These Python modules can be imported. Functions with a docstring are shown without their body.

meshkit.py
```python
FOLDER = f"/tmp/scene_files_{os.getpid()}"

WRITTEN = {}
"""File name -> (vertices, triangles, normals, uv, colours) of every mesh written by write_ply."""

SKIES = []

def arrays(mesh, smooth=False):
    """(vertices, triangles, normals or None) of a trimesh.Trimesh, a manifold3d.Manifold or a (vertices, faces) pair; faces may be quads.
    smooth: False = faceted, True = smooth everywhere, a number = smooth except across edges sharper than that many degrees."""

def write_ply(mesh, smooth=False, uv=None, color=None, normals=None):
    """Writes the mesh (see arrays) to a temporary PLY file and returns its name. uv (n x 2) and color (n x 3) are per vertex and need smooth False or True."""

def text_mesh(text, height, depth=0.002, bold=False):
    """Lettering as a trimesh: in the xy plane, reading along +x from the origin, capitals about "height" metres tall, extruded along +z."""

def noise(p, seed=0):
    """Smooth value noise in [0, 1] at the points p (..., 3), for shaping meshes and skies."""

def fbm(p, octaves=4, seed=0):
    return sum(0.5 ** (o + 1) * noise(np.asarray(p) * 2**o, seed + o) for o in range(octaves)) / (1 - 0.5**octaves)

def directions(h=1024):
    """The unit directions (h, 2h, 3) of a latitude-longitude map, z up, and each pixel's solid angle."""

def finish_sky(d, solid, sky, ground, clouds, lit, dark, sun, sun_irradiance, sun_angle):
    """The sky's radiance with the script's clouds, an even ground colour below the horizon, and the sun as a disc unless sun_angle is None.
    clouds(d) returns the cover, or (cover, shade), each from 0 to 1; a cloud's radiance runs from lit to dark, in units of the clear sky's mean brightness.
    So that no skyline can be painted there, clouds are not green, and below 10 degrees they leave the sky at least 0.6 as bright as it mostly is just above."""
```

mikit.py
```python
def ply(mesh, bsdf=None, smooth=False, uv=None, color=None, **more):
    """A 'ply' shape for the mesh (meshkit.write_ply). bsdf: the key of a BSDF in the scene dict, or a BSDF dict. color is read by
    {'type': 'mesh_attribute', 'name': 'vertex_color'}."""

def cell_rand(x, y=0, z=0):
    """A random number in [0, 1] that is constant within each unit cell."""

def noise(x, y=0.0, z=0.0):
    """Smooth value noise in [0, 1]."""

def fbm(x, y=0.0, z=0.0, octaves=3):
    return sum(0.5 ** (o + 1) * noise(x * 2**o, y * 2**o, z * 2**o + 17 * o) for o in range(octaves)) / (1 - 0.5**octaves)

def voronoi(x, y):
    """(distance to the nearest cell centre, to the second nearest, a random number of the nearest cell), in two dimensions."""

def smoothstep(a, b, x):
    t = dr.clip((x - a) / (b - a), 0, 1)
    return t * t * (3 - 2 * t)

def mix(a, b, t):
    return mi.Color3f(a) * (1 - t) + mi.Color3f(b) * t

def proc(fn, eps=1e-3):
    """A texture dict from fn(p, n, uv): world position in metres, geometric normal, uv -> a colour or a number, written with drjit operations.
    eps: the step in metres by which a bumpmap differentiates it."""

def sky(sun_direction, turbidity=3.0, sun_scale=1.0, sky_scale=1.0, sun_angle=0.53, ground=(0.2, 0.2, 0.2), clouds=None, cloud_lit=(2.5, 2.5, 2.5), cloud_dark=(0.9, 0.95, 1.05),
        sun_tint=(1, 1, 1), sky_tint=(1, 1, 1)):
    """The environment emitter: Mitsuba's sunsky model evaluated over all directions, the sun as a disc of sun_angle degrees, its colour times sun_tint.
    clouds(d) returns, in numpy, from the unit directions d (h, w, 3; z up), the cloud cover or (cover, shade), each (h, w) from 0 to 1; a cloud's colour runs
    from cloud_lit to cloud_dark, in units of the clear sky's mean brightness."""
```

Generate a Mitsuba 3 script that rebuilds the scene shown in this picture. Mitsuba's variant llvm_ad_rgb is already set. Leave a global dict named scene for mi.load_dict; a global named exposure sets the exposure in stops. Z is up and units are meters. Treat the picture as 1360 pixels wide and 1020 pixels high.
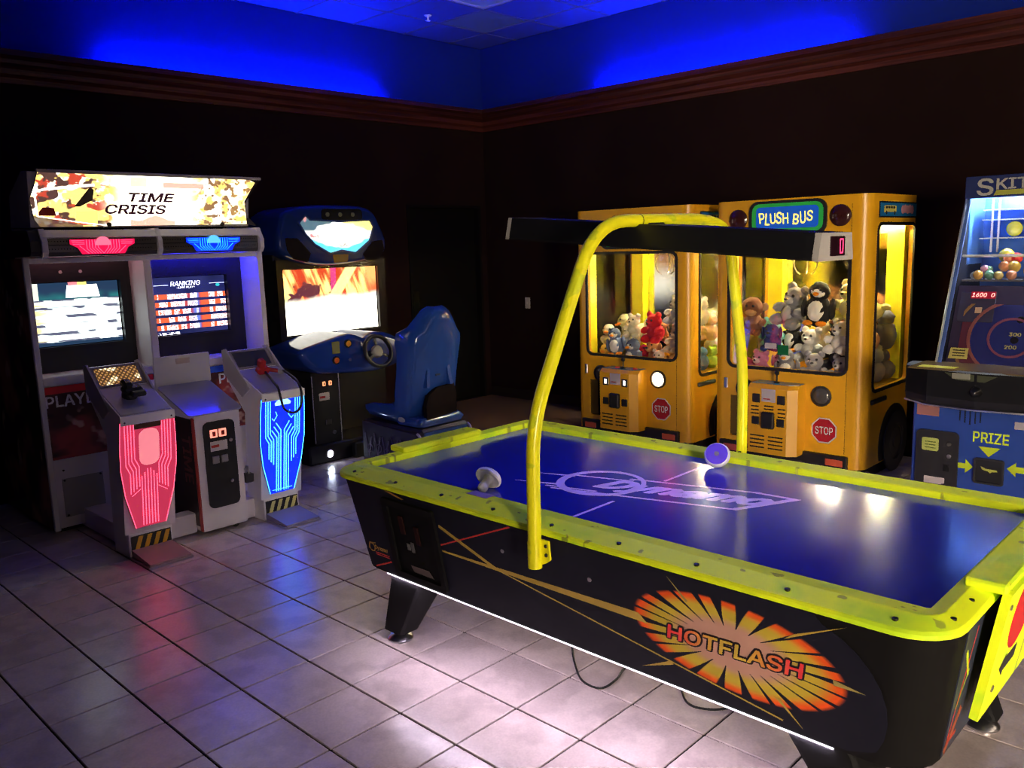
import math, random
import numpy as np, trimesh, manifold3d as m3d, drjit as dr, mitsuba as mi
import mikit, meshkit
from mikit import proc, ply, fbm, noise, cell_rand, voronoi, smoothstep, mix
from shapely.geometry import Polygon, Point, box as sbox, LineString
from shapely.ops import unary_union

rng = np.random.default_rng(7)
random.seed(7)
T = mi.ScalarTransform4f
scene, labels = {}, {}

# ------------------------------------------------------------------ camera
CAM = np.array([-0.844, -3.860, 1.694])
YAW, PITCH, ROLL = 0.7700, -0.16249, -0.03048
_f = np.array([math.cos(PITCH) * math.cos(YAW), math.cos(PITCH) * math.sin(YAW), math.sin(PITCH)])
_r = np.cross(_f, [0, 0, 1]); _r /= np.linalg.norm(_r)
_u = np.cross(_r, _f)
_up = -math.sin(ROLL) * _r + math.cos(ROLL) * _u
scene['camera'] = {'type': 'perspective', 'fov': math.degrees(2 * math.atan(680 / 1120.5)), 'fov_axis': 'x', 'near_clip': 0.02, 'far_clip': 60.0,
                   'to_world': T().look_at(origin=CAM.tolist(), target=(CAM + _f).tolist(), up=_up.tolist())}

# ------------------------------------------------------------------ light levels (linear RGB, in units of picture white)
exposure = 4.0
UNIT = 2.0 ** -exposure
L_WINDOW = (80.0, 67.0, 50.0)     # daylight in the glazed mall entrance behind the camera
L_MALL = (9.0, 7.0, 5.0)         # warm ceiling panels of the corridor outside the open shop front
L_COVE = (0.5, 8.0, 300.0)        # blue tubes behind the crown moulding
L_UV = (8.0, 9.5, 62.0)           # black-light tube up inside the score bar
L_UNDER = (215.0, 178.0, 228.0)    # white strip along the table's lower edge
L_CLAW = (420.0, 400.0, 265.0)
L_HEAD = (9.0, 6.4, 3.2)

# ------------------------------------------------------------------ helpers
def s(r, g, b):
    return tuple(((c / 255 / 12.92) if c / 255 < 0.04045 else ((c / 255 + 0.055) / 1.055) ** 2.4) for c in (r, g, b))

def vc():
    return {'type': 'mesh_attribute', 'name': 'vertex_color'}

def pr(col, rough, **k):
    return {'type': 'twosided', 'bsdf': {'type': 'principled', 'base_color': col if isinstance(col, dict) else {'type': 'rgb', 'value': list(col)}, 'roughness': rough, **k}}

scene['matte'] = {'type': 'twosided', 'bsdf': {'type': 'diffuse', 'reflectance': vc()}}
scene['satin'] = pr(vc(), 0.42, specular=0.4)
scene['gloss'] = pr(vc(), 0.14, specular=0.5)
scene['dull'] = pr(vc(), 0.62, specular=0.12)
scene['metal'] = pr(vc(), 0.28, metallic=1.0)
scene['fuzz'] = pr(vc(), 0.95, specular=0.1, sheen=0.6)
VC = {'matte', 'dull', 'satin', 'gloss', 'metal', 'fuzz'}
scene['pane'] = {'type': 'thindielectric', 'int_ior': 1.5}
scene['mirror'] = {'type': 'twosided', 'bsdf': {'type': 'roughconductor', 'alpha': 0.02, 'specular_reflectance': {'type': 'rgb', 'value': [0.5, 0.5, 0.47]}}}

def tile_col(p, n, uv):
    i, j = dr.floor(p.x / 0.305), dr.floor(p.y / 0.305)
    t = 0.90 + 0.14 * cell_rand(i, j, 3)
    m = fbm(p.x * 9 + 7 * i, p.y * 9 - 5 * j, 0.0, 4)
    f = noise(p.x * 160, p.y * 160)
    return mix((0.52, 0.435, 0.415), (0.43, 0.355, 0.34), smoothstep(0.40, 0.70, m)) * (t * (0.94 + 0.12 * f))
scene['floor_tile'] = pr(proc(tile_col), 0.24, specular=0.55)

def wall_col(p, n, uv):
    a = fbm(p.x * 2.3 + p.y * 2.1, p.z * 2.0, 3.0, 4)
    return mix((0.020, 0.0095, 0.0085), (0.012, 0.0062, 0.0058), a)
scene['wall_paint'] = {'type': 'twosided', 'bsdf': {'type': 'diffuse', 'reflectance': proc(wall_col)}}

def wood_col(p, n, uv):
    q = p.x + p.y
    g = fbm(q * 1.6, p.z * 70.0, 0.0, 4)
    k = noise(q * 0.7, p.z * 22.0)
    return mix((0.085, 0.0175, 0.013), (0.034, 0.007, 0.006), smoothstep(0.3, 0.75, 0.6 * g + 0.4 * k))
scene['trim_wood'] = pr(proc(wood_col), 0.4, specular=0.4)

def flame_col(p, n, uv):
    a = fbm(p.y * 4.0, p.z * 4.0 + p.x, 1.0, 4)
    b = fbm(p.y * 9.0 + 4, p.z * 6.0, 5.0, 3)
    c = mix((0.045, 0.026, 0.026), (0.42, 0.17, 0.10), smoothstep(0.45, 0.75, a))
    return mix(c, (0.60, 0.42, 0.28), smoothstep(0.66, 0.8, b))
scene['flame_print'] = pr(proc(flame_col), 0.35, specular=0.4)

def panel_print(p, n, uv):
    a = fbm(p.x * 4.0, p.z * 5.0, 2.0, 4)
    b = fbm(p.x * 7.0 + 9, p.z * 11.0, 8.0, 3)
    c = mix((0.06, 0.014, 0.016), (0.40, 0.045, 0.05), smoothstep(0.42, 0.68, a))
    c = mix(c, (0.62, 0.38, 0.32), smoothstep(0.62, 0.72, b))
    return mix(c, (0.010, 0.008, 0.012), smoothstep(0.56, 0.70, fbm(p.x * 2.5 + 3, p.z * 8.0, 4.0, 3)))
scene['panel_print'] = pr(proc(panel_print), 0.3, specular=0.45)

def em(rgb, pick=0.05):
    """area light; pick: how often the renderer aims at it, small for little lamps"""
    if callable(rgb):
        rad = proc(lambda p, n, uv, f=rgb: f(p, n, uv) * UNIT)
    else:
        rad = {'type': 'rgb', 'value': [float(c) * UNIT for c in rgb]}
    return {'type': 'area', 'radiance': rad, 'sampling_weight': float(pick)}

def key_for(parent, name):
    base = f'{parent}__{name}' if parent else name
    k, i = base, 0
    while k in scene or k in labels:
        i += 1
        k = f'{base}_{i:03d}'
    return k

def put(parent, name, mesh, mat='satin', col=(0.5, 0.5, 0.5), smooth=30, emit=None, uv=None, label=None, M=None, pick=0.05):
    """one entry of the scene: a part of PARENT (or a thing of its own)"""
    k = key_for(parent, name)
    if isinstance(mesh, list):
        mesh = trimesh.util.concatenate(mesh)
    if mat in VC:
        if smooth and smooth is not True:
            mesh = trimesh.graph.smooth_shade(mesh, angle=np.radians(smooth), facet_minarea=None)
            sm = True
        else:
            sm = bool(smooth)
        c = np.asarray(col, float)
        if c.ndim == 1:
            c = np.tile(c, (len(mesh.vertices), 1))
        elif len(c) != len(mesh.vertices):
            raise ValueError(k)
        d = ply(mesh, mat, smooth=sm, color=c, uv=uv)
    else:
        d = ply(mesh, mat, smooth=(False if uv is not None else smooth), uv=uv)
    if emit is not None:
        d['emitter'] = em(emit, pick)
    if M is not None:
        d['to_world'] = M
    scene[k] = d
    if label:
        labels[k] = {'label': label}
    return k

def thing(name, label, cat, group=None):
    k = key_for(None, name)
    labels[k] = {'label': label, 'category': cat}
    if group:
        labels[k]['group'] = group
    return k

def tag(k, label, cat, group=None):
    labels[k] = {'label': label, 'category': cat}
    if group:
        labels[k]['group'] = group
    return k

def struct(k):
    labels.setdefault(k, {})['kind'] = 'structure'
    return k

class Fr:
    """local frame: u to the right, v up, w towards the viewer"""
    def __init__(self, o, u, v, w=None):
        self.o, self.u, self.v = np.array(o, float), np.array(u, float), np.array(v, float)
        self.w = np.cross(self.u, self.v) if w is None else np.array(w, float)
        self.m = np.eye(4)
        self.m[:3, 0], self.m[:3, 1], self.m[:3, 2], self.m[:3, 3] = self.u, self.v, self.w, self.o
    def __call__(self, mesh):
        mesh = mesh.copy(); mesh.apply_transform(self.m); return mesh

def FX(x, y=0.0, z=0.0):      # faces -x (right wall, table side): u = -y
    return Fr((x, y, z), (0, -1, 0), (0, 0, 1))
def FY(y, x=0.0, z=0.0):      # faces -y (left wall): u = +x
    return Fr((x, y, z), (1, 0, 0), (0, 0, 1))
def FZ(z):                    # faces up, read from the -x side
    return Fr((0, 0, z), (0, -1, 0), (1, 0, 0))

def bx(x0, x1, y0, y1, z0, z1, b=0.0):
    x0, x1 = sorted((x0, x1)); y0, y1 = sorted((y0, y1)); z0, z1 = sorted((z0, z1))
    if b <= 0:
        m = trimesh.creation.box(extents=(x1 - x0, y1 - y0, z1 - z0))
        m.apply_translation(((x0 + x1) / 2, (y0 + y1) / 2, (z0 + z1) / 2))
        return m
    b = min(b, (x1 - x0) / 2.01, (y1 - y0) / 2.01, (z1 - z0) / 2.01)
    pts = []
    for X, sx in ((x0, 1), (x1, -1)):
        for Y, sy in ((y0, 1), (y1, -1)):
            for Zz, sz in ((z0, 1), (z1, -1)):
                pts += [(X, Y + sy * b, Zz + sz * b), (X + sx * b, Y, Zz + sz * b), (X + sx * b, Y + sy * b, Zz)]
    return trimesh.convex.convex_hull(np.array(pts))

def ext(shape, d0, d1):
    if not hasattr(shape, 'geom_type'):
        shape = Polygon(shape).buffer(0)
    out = []
    for g in getattr(shape, 'geoms', [shape]):
        if g.is_empty or g.area < 1e-9:
            continue
        m = trimesh.creation.extrude_polygon(g, d1 - d0, engine='earcut')
        m.apply_translation((0, 0, d0)); out.append(m)
    return trimesh.util.concatenate(out)

def rr(u0, u1, v0, v1, r, n=6):
    return sbox(u0 + r, v0 + r, u1 - r, v1 - r).buffer(r, quad_segs=n)

def ell(c, r, sub=2):
    m = trimesh.creation.icosphere(subdivisions=sub)
    m.apply_scale(np.array(r, float) if np.ndim(r) else [r] * 3)
    m.apply_translation(c); return m

def lathe(prof, n=28):
    """profile of (radius, z)"""
    return trimesh.creation.revolve(np.array(prof, float), sections=n)

def disc(frame, u, v, r, w0, w1, n=28, b=0.0):
    b = b or (w1 - w0) * 0.3
    m = lathe([(0, w0), (r, w0), (r, w1 - b), (r - b, w1), (0, w1)], n)
    m.apply_translation((u, v, 0)); return frame(m)

def sphl(p, q):
    return np.linalg.norm(np.asarray(p) - np.asarray(q))

def smooth_path(pts, n=8):
    """Catmull-Rom through points"""
    P = np.array(pts, float); P = np.vstack([2 * P[0] - P[1], P, 2 * P[-1] - P[-2]])
    out = []
    for i in range(1, len(P) - 2):
        for t in np.linspace(0, 1, n, endpoint=False):
            a, b, c, d = P[i - 1:i + 3]
            out.append(0.5 * (2 * b + (c - a) * t + (2 * a - 5 * b + 4 * c - d) * t * t + (3 * b - a - 3 * c + d) * t ** 3))
    out.append(P[-2]); return np.array(out)

def fillet(pts, rad, n=8):
    """polyline with its corners rounded"""
    P = [np.array(p, float) for p in pts]; out = [P[0]]
    for i in range(1, len(P) - 1):
        a, b, c = P[i - 1], P[i], P[i + 1]
        r = rad[i - 1] if isinstance(rad, (list, tuple)) else rad
        d = min(r, 0.48 * sphl(a, b), 0.48 * sphl(b, c))
        p0, p1 = b + (a - b) / sphl(a, b) * d, b + (c - b) / sphl(b, c) * d
        for t in np.linspace(0, 1, n):
            out.append((1 - t) ** 2 * p0 + 2 * t * (1 - t) * b + t * t * p1)
    out.append(P[-1]); return np.array(out)

def tube(path, r, n=12, caps=True):
    P = np.array(path, float); t = np.gradient(P, axis=0); t /= np.linalg.norm(t, axis=1, keepdims=True)
    a = np.array([0, 0, 1.0]) if abs(t[0][2]) < 0.9 else np.array([1.0, 0, 0])
    N = np.cross(t[0], a); N /= np.linalg.norm(N)
    ang = np.arange(n) * 2 * np.pi / n
    V = []
    for i in range(len(P)):
        N = N - t[i] * (N @ t[i]); N /= np.linalg.norm(N)
        B = np.cross(t[i], N)
        ri = r[i] if np.ndim(r) else r
        V.append(P[i] + ri * (np.cos(ang)[:, None] * N + np.sin(ang)[:, None] * B))
    V = np.vstack(V); F = []
    for i in range(len(P) - 1):
        for k in range(n):
            a0, a1 = i * n + k, i * n + (k + 1) % n
            F += [(a0, a1, a1 + n), (a0, a1 + n, a0 + n)]
    if caps:
        V = np.vstack([V, P[0], P[-1]]); c0, c1 = len(V) - 2, len(V) - 1
        for k in range(n):
            F += [(c0, (k + 1) % n, k), (c1, (len(P) - 1) * n + k, (len(P) - 1) * n + (k + 1) % n)]
    return trimesh.Trimesh(V, F, process=False)

def loft(rings, closed=True, caps=True):
    """rings: equal-length loops of 3-D points"""
    n = len(rings[0]); V = np.vstack(rings); F = []
    for i in range(len(rings) - 1):
        for k in range(n if closed else n - 1):
            a, b = i * n + k, i * n + (k + 1) % n
            F += [(a, b, b + n), (a, b + n, a + n)]
    if caps:
        for i, flip in ((0, True), (len(rings) - 1, False)):
            c = len(V); V = np.vstack([V, np.mean(rings[i], axis=0)])
            for k in range(n):
                a, b = i * n + k, i * n + (k + 1) % n
                F.append((c, b, a) if flip else (c, a, b))
    m = trimesh.Trimesh(V, F, process=False)
    if m.volume < 0:
        m.invert()
    return m

def rect_ring(x0, x1, y0, y1, z, r, n=6):
    """counter-clockwise ring, corner order: (x0,y0) (x1,y0) (x1,y1) (x0,y1)"""
    out = []
    for cx, cy, a0 in ((x0 + r, y0 + r, 180), (x1 - r, y0 + r, 270), (x1 - r, y1 - r, 0), (x0 + r, y1 - r, 90)):
        for a in np.radians(np.linspace(a0, a0 + 90, n)):
            out.append((cx + r * math.cos(a), cy + r * math.sin(a), z))
    return np.array(out)

def text(t, height, width=None, depth=0.002, bold=True, center=True, shear=0.0):
    m = meshkit.text_mesh(t, height, depth, bold=bold)
    b = m.bounds
    sx = (width / (b[1][0] - b[0][0])) if width else 1.0
    sy = height / (b[1][1] - b[0][1])
    m.apply_translation(-np.array([(b[0][0] + b[1][0]) / 2, (b[0][1] + b[1][1]) / 2, b[0][2]]))
    m.apply_scale([sx, sy, 1])
    if shear:
        v = m.vertices.copy(); v[:, 0] += shear * v[:, 1]; m.vertices = v
    if not center:
        m.apply_translation((-m.bounds[0][0], -m.bounds[0][1], 0))
    return m

def mv(m, x=0, y=0, z=0):
    m = m.copy(); m.apply_translation((x, y, z)); return m

def quad(frame, pts, w=0.0):
    """flat polygon sheet with uv = local bounding box; one-sided, normal +w"""
    P = Polygon(pts); v2, f = trimesh.creation.triangulate_polygon(P, engine='earcut')
    v = np.column_stack([v2, np.full(len(v2), w)])
    m = trimesh.Trimesh(v, f, process=False)
    if len(f) and m.face_normals[0][2] < 0:
        m.invert()
    lo, hi = v2.min(0), v2.max(0)
    return frame(m), (m.vertices[:, :2] - lo) / (hi - lo)

def line(p, q, w):
    return LineString([p, q]).buffer(w / 2, cap_style=2)

def man(m):
    mm = m.to_mesh(); return trimesh.Trimesh(mm.vert_properties[:, :3], mm.tri_verts, process=False)
def mbox(x0, x1, y0, y1, z0, z1):
    return m3d.Manifold.cube([x1 - x0, y1 - y0, z1 - z0]).translate([x0, y0, z0])

BLACK, WHITE = (0.012, 0.012, 0.014), (0.72, 0.70, 0.70)

# ================================================================== the room
XW, YW, ZC = 5.89, 3.0, 3.8           # right wall, left wall, ceiling
XB, YF = -3.3, -5.7                   # wall behind the camera, shop front
TS = 0.305
GROUT = (0.014, 0.011, 0.011)
put(None, 'floor', bx(-6.5, XW + 0.12, -9.6, YW + 1.6, -0.12, -0.006), 'matte', GROUT, smooth=False); struct('floor')
far_tiles = []
tile_kinds = {}
for i in range(-11, 20):
    for j in range(-32, 10):
        x, y = i * TS, j * TS
        if x + TS > XW or x < XB or y + TS > YW:
            continue
        g = 0.0038
        near = -2 <= i <= 10 and -11 <= j <= 5 or (11 <= i <= 13 and j <= 4 and j >= 1)
        m = bx(x + g, x + TS - g, y + g, y + TS - g, -0.012, 0.0, 0.0018)
        if near:
            put('floor', 'tile', m, 'floor_tile', smooth=False)
        else:
            far_tiles.append(bx(x + g, x + TS - g, y + g, y + TS - g, -0.012, 0.0))
k = put('floor', 'outer_tiles', far_tiles, 'floor_tile', smooth=False)
labels[k] = {'kind': 'stuff'}

put('floor', 'carpet', bx(3.90, XW - 0.015, 0.95, YW - 0.015, 0.0, 0.006), 'matte', (0.085, 0.050, 0.030), smooth=False, label='dark brown carpet in the far corner')

# walls; the left one has a dark doorway
DX0, DX1, DZ = 4.76, 5.80, 2.14
wl = [bx(XB, DX0, YW, YW + 0.14, 0, ZC), bx(DX1, XW + 0.12, YW, YW + 0.14, 0, ZC), bx(DX0, DX1, YW, YW + 0.14, DZ, ZC)]
LEDGE = 3.13

def wall_part(k, meshes, lower):
    put(None, k, meshes, 'wall_paint' if lower else 'matte', (0.30, 0.30, 0.33), smooth=False); struct(k)
def split(x0, x1, y0, y1):
    return bx(x0, x1, y0, y1, 0, LEDGE - 0.12), bx(x0, x1, y0, y1, LEDGE - 0.12, ZC)
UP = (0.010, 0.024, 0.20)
put(None, 'wall_left', [bx(XB, DX0, YW, YW + 0.14, 0, 3.0), bx(DX1, XW + 0.12, YW, YW + 0.14, 0, 3.0), bx(DX0, DX1, YW, YW + 0.14, DZ, 3.0)], 'wall_paint', smooth=False); struct('wall_left')
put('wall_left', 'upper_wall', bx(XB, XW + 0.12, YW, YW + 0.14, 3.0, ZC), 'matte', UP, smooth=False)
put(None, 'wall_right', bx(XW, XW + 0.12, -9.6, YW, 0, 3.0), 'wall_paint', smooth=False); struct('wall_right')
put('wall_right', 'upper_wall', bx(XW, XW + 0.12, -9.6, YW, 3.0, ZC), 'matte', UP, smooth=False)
put(None, 'wall_back', bx(XB - 0.12, XB, YF, YW + 0.14, 0, ZC), 'wall_paint', smooth=False); struct('wall_back')
# shop front: a header over an open front, the corridor and the glazed mall entrance beyond
put(None, 'wall_front', [bx(-6.5, XW, YF - 0.12, YF, 3.0, ZC), bx(-6.5, -1.1, YF - 0.12, YF, 0, 3.0)], 'wall_paint', smooth=False); struct('wall_front')
put(None, 'wall_corridor', bx(-6.5, XW, -9.72, -9.6, 0, ZC), 'matte', (0.40, 0.36, 0.30), smooth=False); struct('wall_corridor')
FW = Fr((0, -9.59, 0), (-1, 0, 0), (0, 0, 1))
# doorway: jambs, head and the dark leaf standing back in it
put(None, 'door_1', bx(DX0 + 0.03, DX1 - 0.03, YW + 0.07, YW + 0.11, 0.01, DZ - 0.03), 'dull', (0.0025, 0.002, 0.002)); struct('door_1')
for fr in (bx(DX0, DX0 + 0.03, YW - 0.012, YW + 0.14, 0, DZ), bx(DX1 - 0.03, DX1, YW - 0.012, YW + 0.14, 0, DZ), bx(DX0 + 0.03, DX1 - 0.03, YW - 0.012, YW + 0.14, DZ - 0.03, DZ)):
    put('door_1', 'frame', fr, 'dull', (0.004, 0.003, 0.003))
h = FY(YW + 0.07)
put('door_1', 'push_plate', h(ext(rr(4.85, 4.93, 0.95, 1.25, 0.01), 0.0, 0.004)), 'metal', (0.05, 0.05, 0.05))

# crown moulding: a ledge in front of both walls that hides the blue tubes
prof = [(0.0, 2.93), (0.03, 2.93), (0.04, 2.965), (0.075, 2.985), (0.085, 3.02), (0.12, 3.05), (0.13, 3.075), (0.165, 3.095), (0.165, 3.135), (0.145, 3.135), (0.145, 3.11), (0.0, 3.11)]
P = [(YW - a, b) for a, b in prof]
m = ext(Polygon([(b, a) for a, b in P]), 0, 1)
def mould(axis):
    if axis == 'x':
        r0 = np.array([(XB, YW - a, b) for a, b in prof]); r1 = np.array([(XW - a, YW - a, b) for a, b in prof])
    else:
        r0 = np.array([(XW - a, YW - a, b) for a, b in prof]); r1 = np.array([(XW - a, YF, b) for a, b in prof])
    n = len(prof); V = np.vstack([r0, r1]); F = []
    for k in range(n):
        a, b = k, (k + 1) % n
        F += [(a, b, b + n), (a, b + n, a + n)]
    caps = trimesh.creation.triangulate_polygon(Polygon(prof), engine='earcut')[1]
    F += [tuple(t) for t in caps] + [tuple(t[::-1] + n) for t in caps]
    mm = trimesh.Trimesh(V, F, process=False); trimesh.repair.fix_normals(mm); return mm
put(None, 'trim_1', mould('x'), 'trim_wood', smooth=False); struct('trim_1')
put(None, 'trim_2', mould('y'), 'trim_wood', smooth=False); struct('trim_2')
BASE = (0.02, 0.012, 0.010)
put(None, 'baseboard_left', bx(2.0, DX0, YW - 0.014, YW, 0, 0.11, 0.004), 'satin', BASE); struct('baseboard_left')
put(None, 'baseboard_right', bx(XW - 0.014, XW, -5.6, YW - 0.01, 0, 0.11, 0.004), 'satin', BASE); struct('baseboard_right')

# cove tubes
def cove(label, mesh, clips):
    t = thing('cove_light', label, 'strip light', 'blue cove lights above the moulding')
    put(t, 'tube', mesh, 'matte', (0.5, 0.6, 0.9), emit=L_COVE, pick=1.0)
    put(t, 'channel', clips, 'satin', (0.3, 0.3, 0.3))
cove('blue cove light behind the moulding on the wall above the arcade cabinets', tube([(1.9, YW - 0.105, 3.128), (4.45, YW - 0.105, 3.128)], 0.010, 8), bx(1.88, 4.47, YW - 0.118, YW - 0.092, 3.11, 3.12))
cove('blue cove light behind the moulding on the wall above the claw machines', tube([(XW - 0.105, 1.35, 3.128), (XW - 0.105, -1.05, 3.128)], 0.010, 8), bx(XW - 0.118, XW - 0.092, -1.07, 1.37, 3.11, 3.12))

# ceiling: lay-in panels in a metal grid
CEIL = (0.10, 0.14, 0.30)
put(None, 'ceiling', bx(-6.5, XW + 0.12, -9.6, YW + 0.14, ZC + 0.02, ZC + 0.12), 'matte', (0.1, 0.1, 0.1), smooth=False); struct('ceiling')
gx = [4.83 + 0.61 * k for k in range(-14, 3)]
gy = [1.855 + 0.61 * k for k in range(-19, 3)]
grid = [bx(x - 0.011, x + 0.011, -9.6, YW, ZC - 0.004, ZC + 0.012) for x in gx if XB < x < XW] + [bx(XB, XW, y - 0.011, y + 0.011, ZC - 0.0035, ZC + 0.011) for y in gy if -9.6 < y < YW]
far_panels = []
for a in range(-14, 2):
    for b in range(-19, 2):
        x0, x1 = max(4.83 + 0.61 * a, XB), min(4.83 + 0.61 * (a + 1), XW)
        y0, y1 = max(1.855 + 0.61 * b, -9.6), min(1.855 + 0.61 * (b + 1), YW)
        if x1 - x0 < 0.05 or y1 - y0 < 0.05 or (a == -1 and b in (-1, -2)):
            continue
        m = bx(x0 + 0.012, x1 - 0.012, y0 + 0.012, y1 - 0.012, ZC, ZC + 0.016, 0.003)
        if a >= -4 and b >= -4:
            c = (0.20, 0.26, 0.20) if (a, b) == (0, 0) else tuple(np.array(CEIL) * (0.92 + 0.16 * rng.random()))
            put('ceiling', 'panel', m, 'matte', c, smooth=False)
        else:
            far_panels.append(m)
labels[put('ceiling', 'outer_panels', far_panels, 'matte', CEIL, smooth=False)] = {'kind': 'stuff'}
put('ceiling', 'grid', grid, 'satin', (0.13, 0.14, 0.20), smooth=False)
t = thing('ceiling_light', 'unlit fluorescent ceiling light with greenish diffuser near the room corner', 'ceiling light')
x0, x1, y0, y1 = 4.83 - 0.598, 4.83 - 0.012, 1.855 - 1.208, 1.855 - 0.012
put(t, 'frame', [bx(x0, x1, y0, y0 + 0.03, ZC - 0.002, ZC + 0.018), bx(x0, x1, y1 - 0.03, y1, ZC - 0.002, ZC + 0.018), bx(x0, x0 + 0.03, y0, y1, ZC - 0.002, ZC + 0.018), bx(x1 - 0.03, x1, y0, y1, ZC - 0.002, ZC + 0.018)], 'satin', (0.4, 0.42, 0.42))
put(t, 'diffuser', bx(x0 + 0.03, x1 - 0.03, y0 + 0.03, y1 - 0.03, ZC + 0.004, ZC + 0.010), 'satin', (0.42, 0.52, 0.36))
t = thing('sprinkler', 'small metal fire sprinkler hanging under the blue ceiling', 'sprinkler')
put(t, 'escutcheon', mv(lathe([(0, 0), (0.035, 0.0), (0.03, -0.008), (0.012, -0.012), (0, -0.012)]), 4.56, 2.31, ZC - 0.003), 'satin', (0.8, 0.8, 0.8))
put(t, 'head', mv(lathe([(0, -0.010), (0.010, -0.010), (0.008, -0.04), (0.022, -0.045), (0.022, -0.048), (0, -0.05)]), 4.56, 2.31, ZC - 0.003), 'satin', (0.8, 0.78, 0.7))

# mall entrance glazing and corridor lamps outside the shop front
FW = Fr((0, -8.2, 0), (-1, 0, 0), (0, 0, 1))       # faces +y
put(None, 'window_1', [FW(bx(1.72, 1.80, 0.0, 2.85, -0.06, 0.02)), FW(bx(4.20, 4.28, 0.0, 2.85, -0.06, 0.02)), FW(bx(1.80, 4.20, 2.72, 2.85, -0.06, 0.02)), FW(bx(1.80, 4.20, 0.0, 0.85, -0.06, 0.02))], 'satin', (0.10, 0.10, 0.10)); struct('window_1')
put('window_1', 'mullion', FW(bx(2.97, 3.03, 0.85, 2.72, -0.04, 0.02)), 'satin', (0.10, 0.10, 0.10))
q, _ = quad(FW, [(1.80, 0.85), (4.20, 0.85), (4.20, 2.72), (1.80, 2.72)], -0.03)
put('window_1', 'bright_glazing', q, 'matte', (0.5, 0.5, 0.5), smooth=False, emit=L_WINDOW, pick=3.0)
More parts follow.
